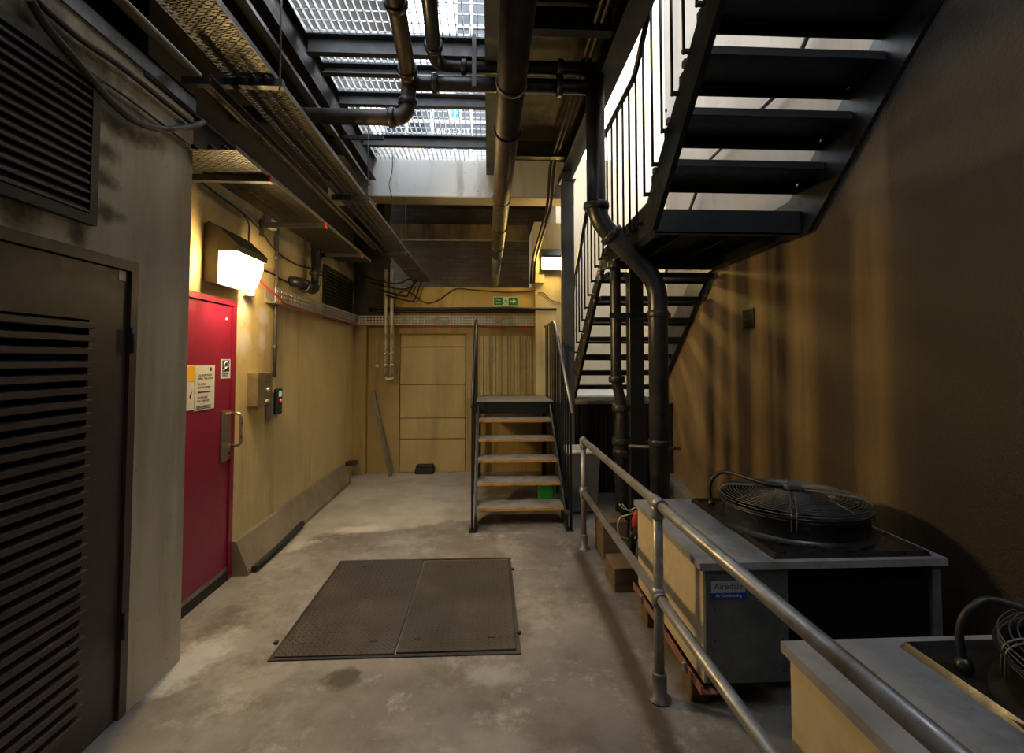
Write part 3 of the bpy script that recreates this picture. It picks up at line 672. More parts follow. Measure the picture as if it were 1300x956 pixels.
# white perforated tray on left wall and back wall
def perf_panel(m, a, b_, z0, z1, nrm, nh=3, pitch=.045):
    """upright strip from a to b with rows of square holes (built as a lattice)"""
    a = Vector(a); b_ = Vector(b_); d = b_ - a; L = d.length; d.normalize(); n = int(L / pitch)
    hh = (z1 - z0)
    for k in range(nh + 1):
        zc = z0 + hh * k / nh; w = .018
        m.bar((a.x, a.y, zc), (b_.x, b_.y, zc), .003, w, (0, 0, 1))
    for i in range(n + 1):
        c = a + d * i * L / n
        m.bar((c.x, c.y, z0), (c.x, c.y, z1), .016 if True else 0, .003, nrm)
wt = thing('perforated_trunking', 'white perforated trunking along the left wall and across the back wall', 'cable tray', (XL + .06, 4.3, 2.02))
zt0, zt1 = at(560, 412, Y=7.02).z, at(560, 402, Y=7.02).z
m = mb(); perf_panel(m, (XL + .09, 4.30, 0), (XL + .09, 7.02, 0), zt0, zt1, (1, 0, 0)); m.build('perforated_side', M['white_tray'], wt)
m = mb(); perf_panel(m, (XL + .10, 7.02, 0), (1.0, 7.02, 0), zt0, zt1, (0, 1, 0)); m.build('perforated_face', M['white_tray'], wt)
mb().box(XL + .001, XL + .09, 4.30, 7.02, zt0 - .01, zt0 - .004).box(XL + .001, 1.0, 7.02, 7.075, zt0 - .01, zt0 - .004).box(XL + .001, XL + .004, 4.3, 7.0, zt0 - .01, zt1).build('tray_floor', M['white_tray'], wt)
cable('red_cable', 'red fire cable running along the bottom of the white trunking', [tuple(at(322, 350, X=XL + .05)), (XL + .10, 4.33, zt0 + .04), (XL + .105, 4.7, zt0 - .012), (XL + .105, 6.9, zt0 - .016), (XL + .2, 7.005, zt0 - .016), (-1.2, 7.005, zt0 - .016), (.64, 7.005, zt0 - .016)], .008, M['red_cable'])
cz_ = at(560, 395, Y=7.03).z
for zz, yy, lab in ((cz_, 7.03, 'thick black cable clipped under the yellow lintel, lower'), (cz_ + .035, 7.0, 'thick black cable clipped under the yellow lintel, upper')):
    cable('lintel_cable', lab, [(-1.7, yy, zz), (-.9, yy, zz - .006), (0, yy, zz + .004), (.98, yy, zz - .004)], .02, group='cables below the lintel')
cable('drooping_cable', 'loose black cable drooping across the yellow lintel face', [tuple(at(x, y, Y=7.035)) for x, y in ((502, 376), (515, 369), (530, 378), (542, 385), (558, 380), (578, 367), (600, 368), (640, 371), (672, 370), (682, 368))], .009)
cable('drooping_cable', 'thin black cable curling down the lit pier beside the small lamp', [tuple(at(x, y, Y=6.988)) for x, y in ((683, 372), (690, 372), (700, 381), (711, 384))], .006)

# ================================================================== PIPES
def collars(t, lst, r, w=.05, k=1.22, mat='black_pipe', name='collar'):
    for q in lst:
        c, ax = q[0], q[1]; m = mb(); collar(m, c, ax, q[2] if len(q) > 2 else r, w, q[3] if len(q) > 3 else k); m.build(name, M[mat], t)
def collar(m, c, ax, r, w=.05, k=1.22):
    c = Vector(c); ax = Vector(ax).normalized(); m.lathe(c - ax * w / 2, ax, [(r * .9, 0), (r * k, 0), (r * k * 1.03, w * .3), (r * k * 1.03, w * .7), (r * k, w), (r * .9, w)], 18)
# big overhead pipe
zp = 2.735; xp = .09
t = thing('overhead_pipe', 'large brown pipe running overhead from the camera to the lintel', 'pipe', (xp, 4, zp))
mb().tube([(xp, .9, zp), (xp, 5.1, zp)], .058, 20).build('lagged_run', M['rust_pipe'], t)
mb().tube([(xp, 5.1, zp), (xp, 7.04, zp)], .054, 20).build('lit_end', M['galv'], t)  # far end where light falls, its brightness put into a paler material
collars(t, [((xp, y, zp), (0, 1, 0)) for y in (1.9, 3.3, 4.7)], .058, .03, 1.06, 'rust_pipe', 'joint_band')
for y in (2.3, 4.0): m = mb(); m.tube([(xp, y, zp + .05), (xp, y, H_CEIL - .24)], .005, 6); m.ring((xp, y, zp), (0, 1, 0), .062, .006, 20, 6); m.build('hanger', M['dark_steel'], t)

# soil stack on the right
YS = 3.7
s0 = at(755, 92, Y=YS); s1 = at(757, 275, Y=YS); s2 = at(826, 345, Y=YS); s3 = at(838, 640, Y=YS)
t = thing('soil_stack', 'tall black iron pipe that doglegs under the stair landing down to the floor', 'pipe', (s3.x, YS, 0))
pr = .073
top = Vector((s0.x, YS, 3.84)); k1 = Vector((s0.x + .005, YS, s1.z - .02)); k2 = Vector((s3.x, YS, s2.z - .08)); 
mb().tube(bend([top, k1, k2, (s3.x, YS, 0)], .14), pr, 20).build('pipe', M['black_pipe'], t)
dd = (k2 - k1).normalized()
collars(t, [(k1 + Vector((0, 0, .10)), (0, 0, 1), pr, 1.32), (k1 + dd * .17, dd, pr, 1.28), ((s3.x, YS, k2.z - .25), (0, 0, 1), pr, 1.1), ((s3.x, YS, 1.0), (0, 0, 1), pr, 1.12)], pr)
# its two horizontal branches
hz1 = at(600, 107, Y=YS).z; hz2 = at(600, 86, Y=YS).z
jx = at(524, 120, Y=YS).x
t = thing('drain_pipe', 'iron drain with two elbows crossing below the street grating to the stack', 'pipe', (jx, YS, hz1))
mb().tube(bend([(s0.x, YS, hz1), (jx + .10, YS, hz1), (jx - .02, YS, hz1)], .03), .056, 16).build('branch_run', M['black_pipe'], t)
e0 = at(516, 150, Y=YS)
rA = Vector((e0.x + .02, YS, hz1 + .02)); rB = at(502, 0, Z=hz1 + .07); rend = rA + (rB - rA) * 2.2
mb().tube(bend([(XL + .02, YS, e0.z), (e0.x, YS, e0.z), (e0.x + .02, YS, hz1 + .02), rend], .10), .058, 16).build('riser_run', M['rust_pipe'], t)
rd = (rB - rA).normalized()
collars(t, (((e0.x - .11, YS, e0.z), (1, 0, 0)), ((e0.x + .01, YS, e0.z + .12), (0, 0, 1)), ((jx + .17, YS, hz1), (1, 0, 0)), (rA + rd * .12, rd), (rA + rd * .75, rd), ((.55, YS, hz1), (1, 0, 0))), .056, .045, 1.3)
u0 = at(553, 80, Y=YS)
uA = Vector((u0.x, YS - .02, hz2)); uB = at(545, 0, Z=hz2 + .03); uend = uA + (uB - uA) * 2.2; ud = (uB - uA).normalized()
t = thing('drain_pipe', 'upper black drain pipe with one elbow crossing just above the rusty drain', 'pipe', (u0.x, YS, hz2))
mb().tube(bend([(s0.x, YS - .02, hz2), (u0.x, YS - .02, hz2), uend], .13), .052, 16).build('pipe', M['black_pipe'], t)
collars(t, (((u0.x + .22, YS - .02, hz2), (1, 0, 0)), (uA + ud * .22, ud), (uA + ud * .8, ud), ((.55, YS - .02, hz2), (1, 0, 0))), .052, .045, 1.28)
p = at(602, 60, Y=YS - .08)
t = thing('pipe_clip', 'rusty strap hanger holding both crossing drain pipes', 'bracket', (p.x, YS - .08, hz1 - .05))
mb().box(p.x - .015, p.x + .015, YS - .10, YS - .085, hz1 - .07, hz2 + .2).build('strap', M['rust_pipe'], t)
# second vertical pipe with couplings
YT = 4.35
a = at(781, 337, Y=YT); b_ = at(783, 490, Y=YT); c = at(789, 515, Y=YT); d = at(790, 640, Y=YT)
t = thing('waste_pipe', 'black vertical pipe with swollen joints left of the landing post', 'pipe', (c.x, YT, 0))
mb().tube(smooth_path([(a.x, YT, a.z), (a.x, YT, 1.9), (b_.x, YT, b_.z + .05), (c.x, YT, c.z), (c.x, YT, .9), (c.x, YT, 0)], 4), [.048] * 12 + [.05, .055, .06, .064] + [.064] * 5, 16).build('pipe', M['black_pipe'], t)
z_ = at(790, 560, Y=YT).z
collars(t, [(a, (0, 0, 1), .05, 1.35), (b_ + Vector((0, 0, .06)), (0, 0, 1), .05, 1.4), (c - Vector((0, 0, .02)), (0, 0, 1), .062, 1.3), ((c.x, YT, z_), (0, 0, 1), .064, 1.3), ((c.x, YT, z_ - .1), (0, 0, 1), .064, 1.22)], .06, .06)
# brackets holding the pipes
z_ = at(800, 401, Y=4.1).z
single('pipe_bracket', mb().box(at(772, 401, Y=4.1).x, at(848, 401, Y=4.1).x, 4.03, 4.06, z_ - .025, z_ + .02), M['black_paint'], 'black flat bar tying the vertical pipes together under the landing', 'bracket')
z_ = at(820, 570, Y=4.0).z
single('pipe_bracket', mb().tube([(at(798, 570, Y=4.15).x, 4.15, z_), (at(855, 571, Y=4.15).x, 4.0, z_)], .012, 8), M['galv_dull'], 'short grey rod bracing the lower stack near the units', 'bracket')

# soil pipe low on left wall
a = at(402, 292, X=XL + .10); b_ = at(402, 350, X=XL + .10); yy = a.y
t = thing('elbow_pipe', 'dark drain pipe dropping from the trays and elbowing along the left wall', 'pipe', (XL + .1, yy, b_.z))
zb = at(388, 366, X=XL + .10).z
mb().tube(bend([(XL + .1, yy, 2.95), (XL + .1, yy, zb), (XL + .1, yy - .40, zb + .04), (XL - .01, yy - .42, zb + .05)], .14), .05, 14).build('pipe', M['black_pipe'], t)
collars(t, [((XL + .1, yy, zb + .2), (0, 0, 1)), ((XL + .1, yy, zb + .5), (0, 0, 1)), ((XL + .1, yy - .3, zb + .02), (0, 1, 0))], .05, .05, 1.3)

# long conduits at the left under the ceiling
single('conduit', mb().tube([(-1.60, 1.3, 3.19), (-1.60, 6.9, 3.19)], .026, 12), M['pale_pipe'], 'pale conduit above the edge of the near pier running to the back', 'conduit')
single('conduit', mb().tube([(-1.47, 1.3, 3.24), (-1.47, 6.9, 3.24)], .016, 10), M['pale_pipe'], 'thin brown conduit between the pale conduit and the wide tray', 'conduit')
for x, lab in ((-1.68, 'slim dark conduit above the low tray, nearer the wall'), (-1.38, 'slim dark conduit above the low tray, nearer the walkway')):
    single('conduit', mb().tube([(x, 2.4, 3.02), (x, 6.9, 3.02)], .02, 10), M['rust_pipe'], lab, 'conduit')
# pair of brown conduits by the edge beam, bending to the back wall
for dx, lab in ((0, 'brown conduit beside the edge beam, left of the pair'), (.045, 'brown conduit beside the edge beam, right of the pair')):
    pts = [(.735 + dx, 1.2, 3.96), (.735 + dx, 5.75, 3.96), (.72 + dx, 5.9, 3.5), (.62 + dx, 6.85, 3.05), (.60 + dx, 6.9, 2.72)]
    single('conduit', mb().tube(bend(pts, .15), .017, 8), M['rust_pipe'], lab, 'conduit', 'paired conduits by the edge beam')
# lagged pipes dropping on the back wall
for px, lab in ((491, 'pale capped pipe on the back wall, left of the pair'), (498.5, 'pale capped pipe on the back wall, right of the pair')):
    a = at(px, 352, Y=7.0); b_ = at(px, 478, Y=7.0)
    t = thing('riser_pipe', lab, 'pipe', (a.x, 7.0, b_.z), 'pair of pale pipes on the back wall')
    mb().tube([(a.x, 6.96, a.z + .1), (a.x, 6.96, b_.z)], .026, 12).build('pipe', M['copper'], t)
    collars(t, [((a.x, 6.96, z), (0, 0, 1)) for z in (1.72, 1.55)], .026, .05, 1.4, 'steel_brushed', 'fitting')
a = at(491, 478, Y=7.0); b_ = at(498.5, 478, Y=7.0)
single('pipe_bend', mb().tube(bend([(a.x, 6.96, a.z), (a.x, 6.96, a.z - .04), (b_.x, 6.96, a.z - .04), (b_.x, 6.96, a.z)], .02), .024, 10), M['copper'], 'pale return bend joining the bottoms of the two back wall pipes', 'pipe')
a = at(486, 385, Y=7.17)
# thin drop on the left of back wall with small knob
a = at(479, 400, Y=7.17); b_ = at(479, 462, Y=7.17)
single('drop_conduit', mb().tube([(a.x, 7.18, 2.0), (a.x, 7.18, b_.z)], .008, 8).lathe((a.x, 7.18, b_.z - .03), (0, -1, 0), [(0, .03), (.022, .025), (.028, 0)], 12), M['white_paint'], 'thin drop with a small white round cap left of the pale pipes', 'conduit')
# leaning bar
a = at(470, 497, Y=7.0); b_ = at(503, 597, Z=0)
single('leaning_bar', mb().bar((a.x, 7.14, a.z), (b_.x, 6.95, 0.01), .05, .02, (0, 1, 0)), M['galv_dull'], 'grey steel bar leaning against the back wall left of the boarded doorway', 'bar')
a = at(541, 598, Z=0)
t = thing('bait_box', 'small black plastic box on the floor by the boarded doorway', 'box', (a.x, a.y - .1, 0))
mb().bbox(a.x - .135, a.x + .135, a.y - .22, a.y - .02, 0, .085, .012).build('tub', M['rubber'], t)
mb().bbox(a.x - .125, a.x + .125, a.y - .21, a.y - .03, .086, .125, .012).build('lid', M['rubber'], t)
a = at(452, 577, X=XL + .08)
single('outlet_box', mb().bbox(XL, XL + .14, 6.75, 6.9, .20, .25, .008), M['dark_steel'], 'little dark metal shelf bracket above the far end of the plinth', 'bracket')
m = mb().tube(bend([(XL + .14, 3.9, .03), (XL + .14, 4.4, .03), (XL + .125, 4.9, .04)], .05), .026, 10)
single('floor_pipe', m, M['rubber'], 'short black pipe lying on the floor against the near end of the plinth', 'pipe')

# cables on the pier
cable('pier_cable', 'thick black cable sagging across the pier above the grille', [tuple(at(x, y, X=XP + .03)) for x, y in ((38, 0), (60, 35), (100, 82), (140, 128), (175, 155), (210, 164), (245, 160), (258, 155))], .017, pm('worn_cable', (.03, .03, .033), (.06, .06, .065), 6, .5))
cable('pier_cable', 'straight black cable clipped along the pier from the top left', [tuple(at(x, y, X=XP + .02)) for x, y in ((45, 0), (100, 48), (150, 82), (200, 122), (243, 156))], .013)
cable('pier_cable', 'thin black cable clipped below the straight one on the pier', [tuple(at(x, y, X=XP + .012)) for x, y in ((112, 92), (150, 116), (200, 153), (247, 190))], .006)
a = at(256, 225, X=XL + .04)
single('conduit', mb().tube([(XL + .04, 3.02, 2.1 + .05), (XL + .04, 3.02, 3.05)], .025, 10), M['black_pipe'], 'dark vertical pipe behind the corner of the near pier over the red door', 'conduit')
cable('wall_cable', 'black cable looping along the top of the left wall', [tuple(at(x, y, X=XL + .02)) for x, y in ((252, 228), (275, 246), (310, 272), (330, 292), (350, 318), (375, 335), (396, 341))], .008)
cable('wall_cable', 'thin black cable dropping to the large lamp', [tuple(at(x, y, X=XL + .02)) for x, y in ((308, 271), (316, 285), (316, 300), (316, 322))], .006)
cable('wall_cable', 'black cable from the lamp towards the elbow pipe', [tuple(at(x, y, X=XL + .02)) for x, y in ((320, 341), (340, 345), (358, 355), (372, 362))], .008)
cable('hanging_cable', 'thin black flex hanging in front of the white beam', [tuple(at(x, y, Y=5.9)) for x, y in ((498, 190), (498, 215), (494, 235), (498, 255), (494, 290))], .005)

# ================================================================== OVERHEAD STEEL
xg0, xg1 = -1.36, -.03
joists = [(at(560, 43, Z=H_CEIL - .02).y, .13, 'first'), (at(560, 80, Z=H_CEIL - .02).y, .07, 'second'), (at(560, 116, Z=H_CEIL - .02).y, .10, 'third'), (at(560, 170, Z=H_CEIL - .02).y, .10, 'fourth')]
for y, hgt, lab in joists + [(2.5, .12, 'zeroth')]:
    t = thing('grating_joist', {'first': 'deep grey steel joist under the grating, nearest in view', 'second': 'shallow grey joist under the grating, second in view', 'third': 'grey joist just behind the crossing drains', 'fourth': 'last grey joist before the white beam', 'zeroth': 'grey joist nearest overhead under the grating'}[lab], 'joist', (-.7, y, H_CEIL - hgt), 'joists under the street grating')
    mb().box(xg0, xg1, y, y + .06, H_CEIL - .045, H_CEIL - .035).box(xg0, xg1, y + .05, y + .06, H_CEIL - .045 - hgt, H_CEIL - .045).box(xg0, xg1, y, y + .06, H_CEIL - .055 - hgt, H_CEIL - .045 - hgt).build('channel', M['joist'], t)
ys = [1.12, 2.53] + [j[0] + .03 for j in joists] + [5.93]
gl = ['nearest overhead', 'second from the camera', 'between the first two joists in view', 'above the crossing drains', 'with the sign seen through it', 'touching the white beam']
for k, (ya, yb) in enumerate(zip(ys[:-1], ys[1:])):
    t = thing('street_grating', 'open bar steel grating panel, ' + gl[k], 'grating', (-.7, ya, H_CEIL - .035), 'street gratings overhead')
    g = mb(); nb = 25
    for i in range(nb + 1):
        x = xg0 + (xg1 - xg0) * i / nb; g.box(x - .0025, x + .0025, ya + .006, yb - .006, H_CEIL - .034, H_CEIL)
    g.build('bearing_bars', M['grating'], t)
    g = mb(); nc = max(1, int((yb - ya) / .11))
    for i in range(nc + 1):
        y = ya + .008 + (yb - ya - .016) * i / nc; g.box(xg0, xg1, y - .0025, y + .0025, H_CEIL - .009, H_CEIL)
    g.build('cross_rods', M['grating'], t)
# steel edge beams
def ibeam(name, label, x0, x1, y0, y1, z0, z1, mat, cat='beam', fl=.012):
    t = thing(name, label, cat, ((x0 + x1) / 2, y0, z0))
    xm = (x0 + x1) / 2
    m = mb().box(x0, x1, y0, y1, z0, z0 + fl).box(x0, x1, y0, y1, z1 - fl, z1).box(xm - .006, xm + .006, y0, y1, z0 + fl, z1 - fl); m.build('section', mat, t); return t
ibeam('steel_beam', 'grey steel beam along the right edge of the grating', -.03, .07, .9, 5.93, 3.90, 4.10, M['joist'])
ibeam('steel_beam', 'rusty dark beam along the left edge of the grating', -1.46, -1.36, .9, 5.9, 3.80, 4.10, M['dark_steel'])
ibeam('steel_beam', 'dark steel edge beam beside the open stair shaft', .86, 1.02, .9, 6.1, 3.84, 4.10, M['dark_steel'])
for y, lab in ((1.6, 'dark cross beam under the deck closest to the camera'), (3.25, 'dark cross beam under the deck in front of the drains'), (5.35, 'dark cross beam under the deck behind the drains')):
    t = thing('cross_beam', lab, 'beam', (.45, y, 3.9), 'cross beams under the solid deck')
    mb().box(.07, .86, y, y + .08, 3.90, 3.915).box(.07, .86, y + .035, y + .045, 3.915, 4.09).build('section', M['dark_steel'], t)
# ladder tray / unistrut pair under the left ceiling
for x, z, lab in ((-1.56, 3.86, 'slender steel channel hung under the left ceiling, wall side'), (-1.42, 3.70, 'slender steel channel hung under the left ceiling, grating side')):
    single('strut_channel', mb().box(x - .02, x + .02, 1.2, 5.8, z, z + .003).box(x - .02, x - .017, 1.2, 5.8, z, z + .03).box(x + .017, x + .02, 1.2, 5.8, z, z + .03), M['galv'], lab, 'channel')
a = at(385, 172, Y=4.6); single('cross_strut', mb().box(-1.9, -1.0, 4.6, 4.63, a.z - .02, a.z + .015), M['dark_steel'], 'dark strut crossing below the grating beam at the left', 'channel')
# columns
p0 = at(714, 300, Y=5.6); p1 = at(729, 300, Y=5.6)
t = thing('steel_column', 'grey square steel column standing right of the short stair', 'column', ((p0.x + p1.x) / 2, 5.66, 0))
zt = at(720, 229, Y=5.6).z
mb().bbox(p0.x, p1.x, 5.60, 5.73, .012, zt, .008).build('shaft', M['joist'], t)
mb().box(p0.x - .03, p1.x + .03, 5.57, 5.76, 0, .012).build('base_plate', M['dark_steel'], t)
mb().box(p0.x - .02, p1.x + .02, 5.58, 5.75, zt, zt + .015).box(p0.x + .02, p1.x - .02, 5.62, 5.72, zt + .015, 3.86).build('head_plate', M['joist'], t)
p0 = at(794, 400, Y=4.75); p1 = at(812, 400, Y=4.75)
single('landing_post', mb().bbox(p0.x, p1.x, 4.62, 4.74, 0, 2.52, .006), M['black_paint'], 'black square post carrying the stair landing down to the floor', 'column')

# ================================================================== STEEL STAIR
st = thing('steel_staircase', 'tall black steel staircase with open treads rising towards the camera on the right', 'staircase', (1.7, 6.5, 1.12))
bp = M['black_paint']
SX0, SX1 = 1.17, 2.24
def tread(y, z, d=.265, lip=.075):
    """folded plate tread: near face at y, far lip at y + .26, top at z"""
    m = mb()
    m.bbox(SX0, SX1, y, y + d, z - .052, z, .004).box(SX0, SX1, y + d - .012, y + d - .004, z - lip, z - .05)
    m.build('tread', bp, st)
low = [(5.02 + .285 * i, 2.30 - .20 * i) for i in range(-1, 6)]
for y, z in low: tread(y, z)
upf = [(3.11 - .262 * i, 2.955 + .21 * i) for i in range(0, 11)]
for y, z in upf: tread(y, z, .31, .12)
LY0, LY1, LZ = 3.37, 4.76, 2.70
m = mb(); m.box(SX0, SX1, LY0, LY1, LZ - .008, LZ).box(SX0, SX1, LY0, LY0 + .012, LZ - .17, LZ - .008).box(SX0, SX1, LY1 - .012, LY1, LZ - .17, LZ - .008)
m.box(SX0, SX1, LY0 - .0, LY0 + .05, LZ - .17, LZ - .16)
for x in (1.5, 1.9): m.box(x, x + .01, LY0 + .012, LY1 - .012, LZ - .10, LZ - .008)
m.box(SX0, SX0 + .05, LY0 + .05, LY1, LZ - .17, LZ - .16).box(SX1 - .05, SX1, LY0 + .05, LY1, LZ - .17, LZ - .16)
m.build('landing', bp, st)
# stringers: closed polygons in the Y-Z plane
def strg(x0, x1, name='stringer', up=0):
    w = .13
    s_ = .21 / .262; yt = .35
    sl = .20 / .285
    topn = [(6.70, 1.10), (6.70, 1.40 + up), (4.80 + up, 2.72 + up * .4), (3.42 + up * .6, 2.72 + .04 + up * .4), (yt, 2.76 + (3.42 - yt) * s_ + .06 + up)]
    bot = [(yt, 2.76 + (3.42 - yt) * s_ - .17), (3.30, 2.53), (4.84, 2.53), (6.50, 1.10)]
    mb().prism(topn + bot, 'x', x0, x1).build(name, bp, st)
strg(1.135, SX0); strg(SX1, SX1 + .03, up=.13)
# little tread cleats with bolts on the outer stringer
for y, z in low + upf:
    m = mb(); m.bbox(1.115, 1.135, y + .09, y + .13, z - .06, z - .02, .003); m.lathe((1.115, y + .11, z + .03), (-1, 0, 0), [(.012, 0), (.012, .008), (0, .012)], 8); m.build('bolt', M['galv'], st)
# railing on the open side
RX = 1.095
s_ = .21 / .262; yt = .4
rail = [(RX, 6.62, 2.22), (RX, 4.86, 3.62 + .06), (RX, 4.66, 3.76), (RX, 3.55, 3.76), (RX, 3.30, 3.95), (RX, yt, 3.95 + (3.30 - yt) * s_)]
mb().tube(bend(rail, .08), .021, 10).build('handrail', bp, st)
def rail_z(y):
    for a, b_ in zip(rail[:-1], rail[1:]):
        if b_[1] <= y <= a[1]: return a[2] + (b_[2] - a[2]) * (a[1] - y) / (a[1] - b_[1])
def str_z(y):
    if y > 4.80: return 2.72 - (y - 4.80) * (1.32 / 1.9)
    if y > 3.42: return 2.66
    return 2.76 + (3.42 - y) * s_
y = 6.55; k = 0
while y > .5:
    z1 = rail_z(y)
    z0 = str_z(y) - .04
    b = mb().tube([(RX, y, z0 + .0), (RX, y, z1)], .0095, 8); b.box(RX - .006, 1.136, y - .012, y + .012, z0 + .005, z0 + .025); b.build('baluster', bp, st)
    y -= .178
# wall handrail
WX = 2.235
pts = [(WX, 6.4, 2.45), (WX, 4.8, 3.66), (WX, 3.5, 3.70), (WX, 1.4, 5.35)]
mb().tube(bend(pts, .08), .018, 8).build('handrail', M['dark_steel'], st)
for y, z in ((5.6, 3.02), (4.2, 3.66), (2.9, 4.15), (2.0, 4.86)): mb().tube([(WX, y, z), (XR + .01, y, z - .02)], .008, 6).build('handrail_bracket', M['dark_steel'], st)

# ================================================================== SHORT STAIR + PLATFORM
sx0, sx1 = -.122, .757
ss = thing('timber_stair', 'short open stair with timber edged treads leading to the platform', 'staircase', (.32, 4.9, 0))
steps = [(4.83, .187), (5.06, .375), (5.30, .56), (5.53, .745), (5.77, .932)]
for y, z in steps:
    o = mb().bbox(sx0 + .012, sx1 - .012, y, y + .27, z - .038, z - .004, .004).build('tread', M['tread_wood'], ss)
    mb().box(sx0 + .012, sx1 - .012, y + .004, y + .268, z - .0035, z).build('grit_strip', M['tread_top'], o)
def string2(x0, x1):
    mb().prism([(4.70, 0), (4.95, 0), (6.0, .86), (6.0, 1.10), (4.80, .14), (4.70, .14)], 'x', x0, x1).build('stringer', M['black_paint'], ss)
string2(sx0 - .008, sx0 + .012); string2(sx1 - .012, sx1 + .008)
for x0, x1 in ((sx0 - .06, sx0 + .012), (sx1 - .012, sx1 + .06)): mb().box(x0, x1, 4.68, 4.80, 0, .008).build('foot', M['black_paint'], ss)
# balustrades
for x, nm in ((sx0 - .03, 'L'), (sx1 + .045, 'R')):
    if nm == 'L':
        hr = [(x, 4.72, 1.18), (x, 5.98, 2.12), (x, 6.9, 2.12)]
    else:
        hr = [(x, 4.62, 1.12), (x, 5.86, 2.06), (x, 5.96, 2.10), (x, 6.9, 2.10)]
    mb().tube(bend(hr, .05), .018, 10).build('handrail', M['galv'] if nm == 'R' else M['black_paint'], ss)
    for i in range(9):
        y = 4.78 + i * .148 if i else 4.76
        zt = 1.15 + (y - 4.72) * .745 if nm == 'L' else 1.12 + (y - 4.62) * .755
        zb = max(0.008, (y - 4.80) * .82 + .03)
        w = .016 if i else .022
        mb().bar((x, y, zb), (x, y, min(zt, 2.1)), w, w, (1, 0, 0)).build('baluster', M['black_paint'], ss)
    for i in range(4):
        y = 6.12 + i * .22; mb().bar((x, y, 1.121), (x, y, 2.1), .016, .016, (1, 0, 0)).build('baluster', M['black_paint'], ss)
# platform
pf = thing('platform', 'raised platform deck linking the short stair and the steel staircase', 'platform', (.9, 6.6, 0))
mb().box(sx0 - .05, XR, 6.0, 7.0, 1.085, 1.12).build('deck', M['tread_top'], pf)
mb().box(1.08, XR, 7.0, 8.98, 1.085, 1.12).build('deck', pm('sunlit_deck', (.42, .42, .41), (.52, .52, .5), 4, .6), pf)  # far deck: sunlight on it put into a paler colour
mb().box(sx0 - .05, sx1 + .06, 5.985, 6.0, .98, 1.118).box(sx0 - .05, sx0 - .03, 6.0, 7.0, .98, 1.085).build('edge_channel', M['black_paint'], pf)
for x in (sx0 - .04, sx1): mb().box(x, x + .06, 6.9, 6.96, 0, 1.085).build('leg', M['black_paint'], pf)
g = mb(); nb = 26; x0 = sx1 + .08; wpan = XR - x0
for i in range(nb):
    a = x0 + wpan * i / nb; w = wpan / nb
    g.prism([(a, 6.02), (a + w * .35, 6.02), (a + w * .5, 6.0), (a + w * .85, 6.0), (a + w, 6.02), (a + w, 6.04), (a, 6.04)], 'z', 0, 1.085)
g.build('skirt_panel', flat('dark_brown_sheet', (.007, .005, .004), .6), pf)

# corrugated panel behind the platform
a = at(610, 415, Y=7.12); b_ = at(680, 502, Y=7.12)
g = mb(); n = 9; w = (b_.x - a.x) / n
for i in range(n):
    x = a.x + i * w; g.prism([(x, 7.13), (x + w * .42, 7.13), (x + w * .5, 7.155), (x + w * .92, 7.155), (x + w, 7.13), (x + w, 7.19), (x, 7.19)], 'z', 1.121, 1.98)
single('corrugated_panel', g, M['beam_yellow_clean'], 'yellow ribbed metal panel behind the platform at the stair top', 'panel')
# bin and green box under / beside stair
a = at(724, 566, Y=5.3)
bt = thing('waste_bin', 'grey wheeled bin with a pale lid rim behind the short stair', 'bin', (1.02, 5.35, 0))
m = mb(); vs = []
for z, k in ((.02, .80), (.62, 1.0)):
    vs += [(1.02 - .17 * k, 5.35 - .17 * k, z), (1.02 + .17 * k, 5.35 - .17 * k, z), (1.02 + .17 * k, 5.35 + .17 * k, z), (1.02 - .17 * k, 5.35 + .17 * k, z)]
m.add(vs, [(0, 3, 2, 1), (4, 5, 6, 7), (0, 1, 5, 4), (1, 2, 6, 5), (2, 3, 7, 6), (3, 0, 4, 7)]); m.build('body', M['bin_grey'], bt)
mb().bbox(.835, 1.205, 5.165, 5.535, .62, .675, .02).build('lid', M['white_paint'], bt)
mb().tube([(.86, 5.50, .04), (1.18, 5.50, .04)], .04, 12).build('wheels', M['rubber'], bt)
gb = thing('green_container', 'bright green plastic container on the floor beneath the short stair', 'container', (.66, 5.75, 0))
mb().bbox(.58, .76, 5.68, 5.82, 0, .20, .02).build('body', M['green'], gb)
mb().bbox(.60, .74, 5.70, 5.80, .20, .23, .01).build('lid', M['green'], gb)

# ================================================================== RAILING
xr = .826
rl = thing('pipe_railing', 'grey tubular safety railing with two rails guarding the cooling units', 'railing', (xr, 2.4, 0))
rm = M['rail_pipe']; rr = .0242
mb().tube(bend([(xr, 4.245, .55), (xr, 4.245, .93), (xr, 4.05, .93)], .012, 3)[1:] and [(xr, 4.265, .93), (xr, .2, .93)], rr, 16).build('top_rail', rm, rl)
mb().tube([(xr, 4.245, .484), (xr, .2, .484)], rr, 16).build('mid_rail', rm, rl)
for y in (4.245, 2.375, .5):
    mb().tube([(xr, y, .02), (xr, y, .93)], rr, 16).build('post', rm, rl)
    m = mb(); m.lathe((xr, y, 0), (0, 0, 1), [(0, 0), (.055, 0), (.055, .008), (.034, .014), (.034, .12), (.030, .13), (.024, .13)], 20); m.build('base_flange', M['galv_dull'], rl)
    m = mb(); collar(m, (xr, y, .484), (0, 0, 1), rr, .09, 1.3); m.tube([(xr, y - .045, .484), (xr, y + .045, .484)], rr * 1.3, 14); m.build('clamp_fitting', rm, rl)
    m = mb(); collar(m, (xr, y, .890), (0, 0, 1), rr, .06, 1.3); m.tube([(xr, y - .06, .93), (xr, y + (.02 if y > 4 else .06), .93)], rr * 1.32, 14); m.build('clamp_fitting', rm, rl)

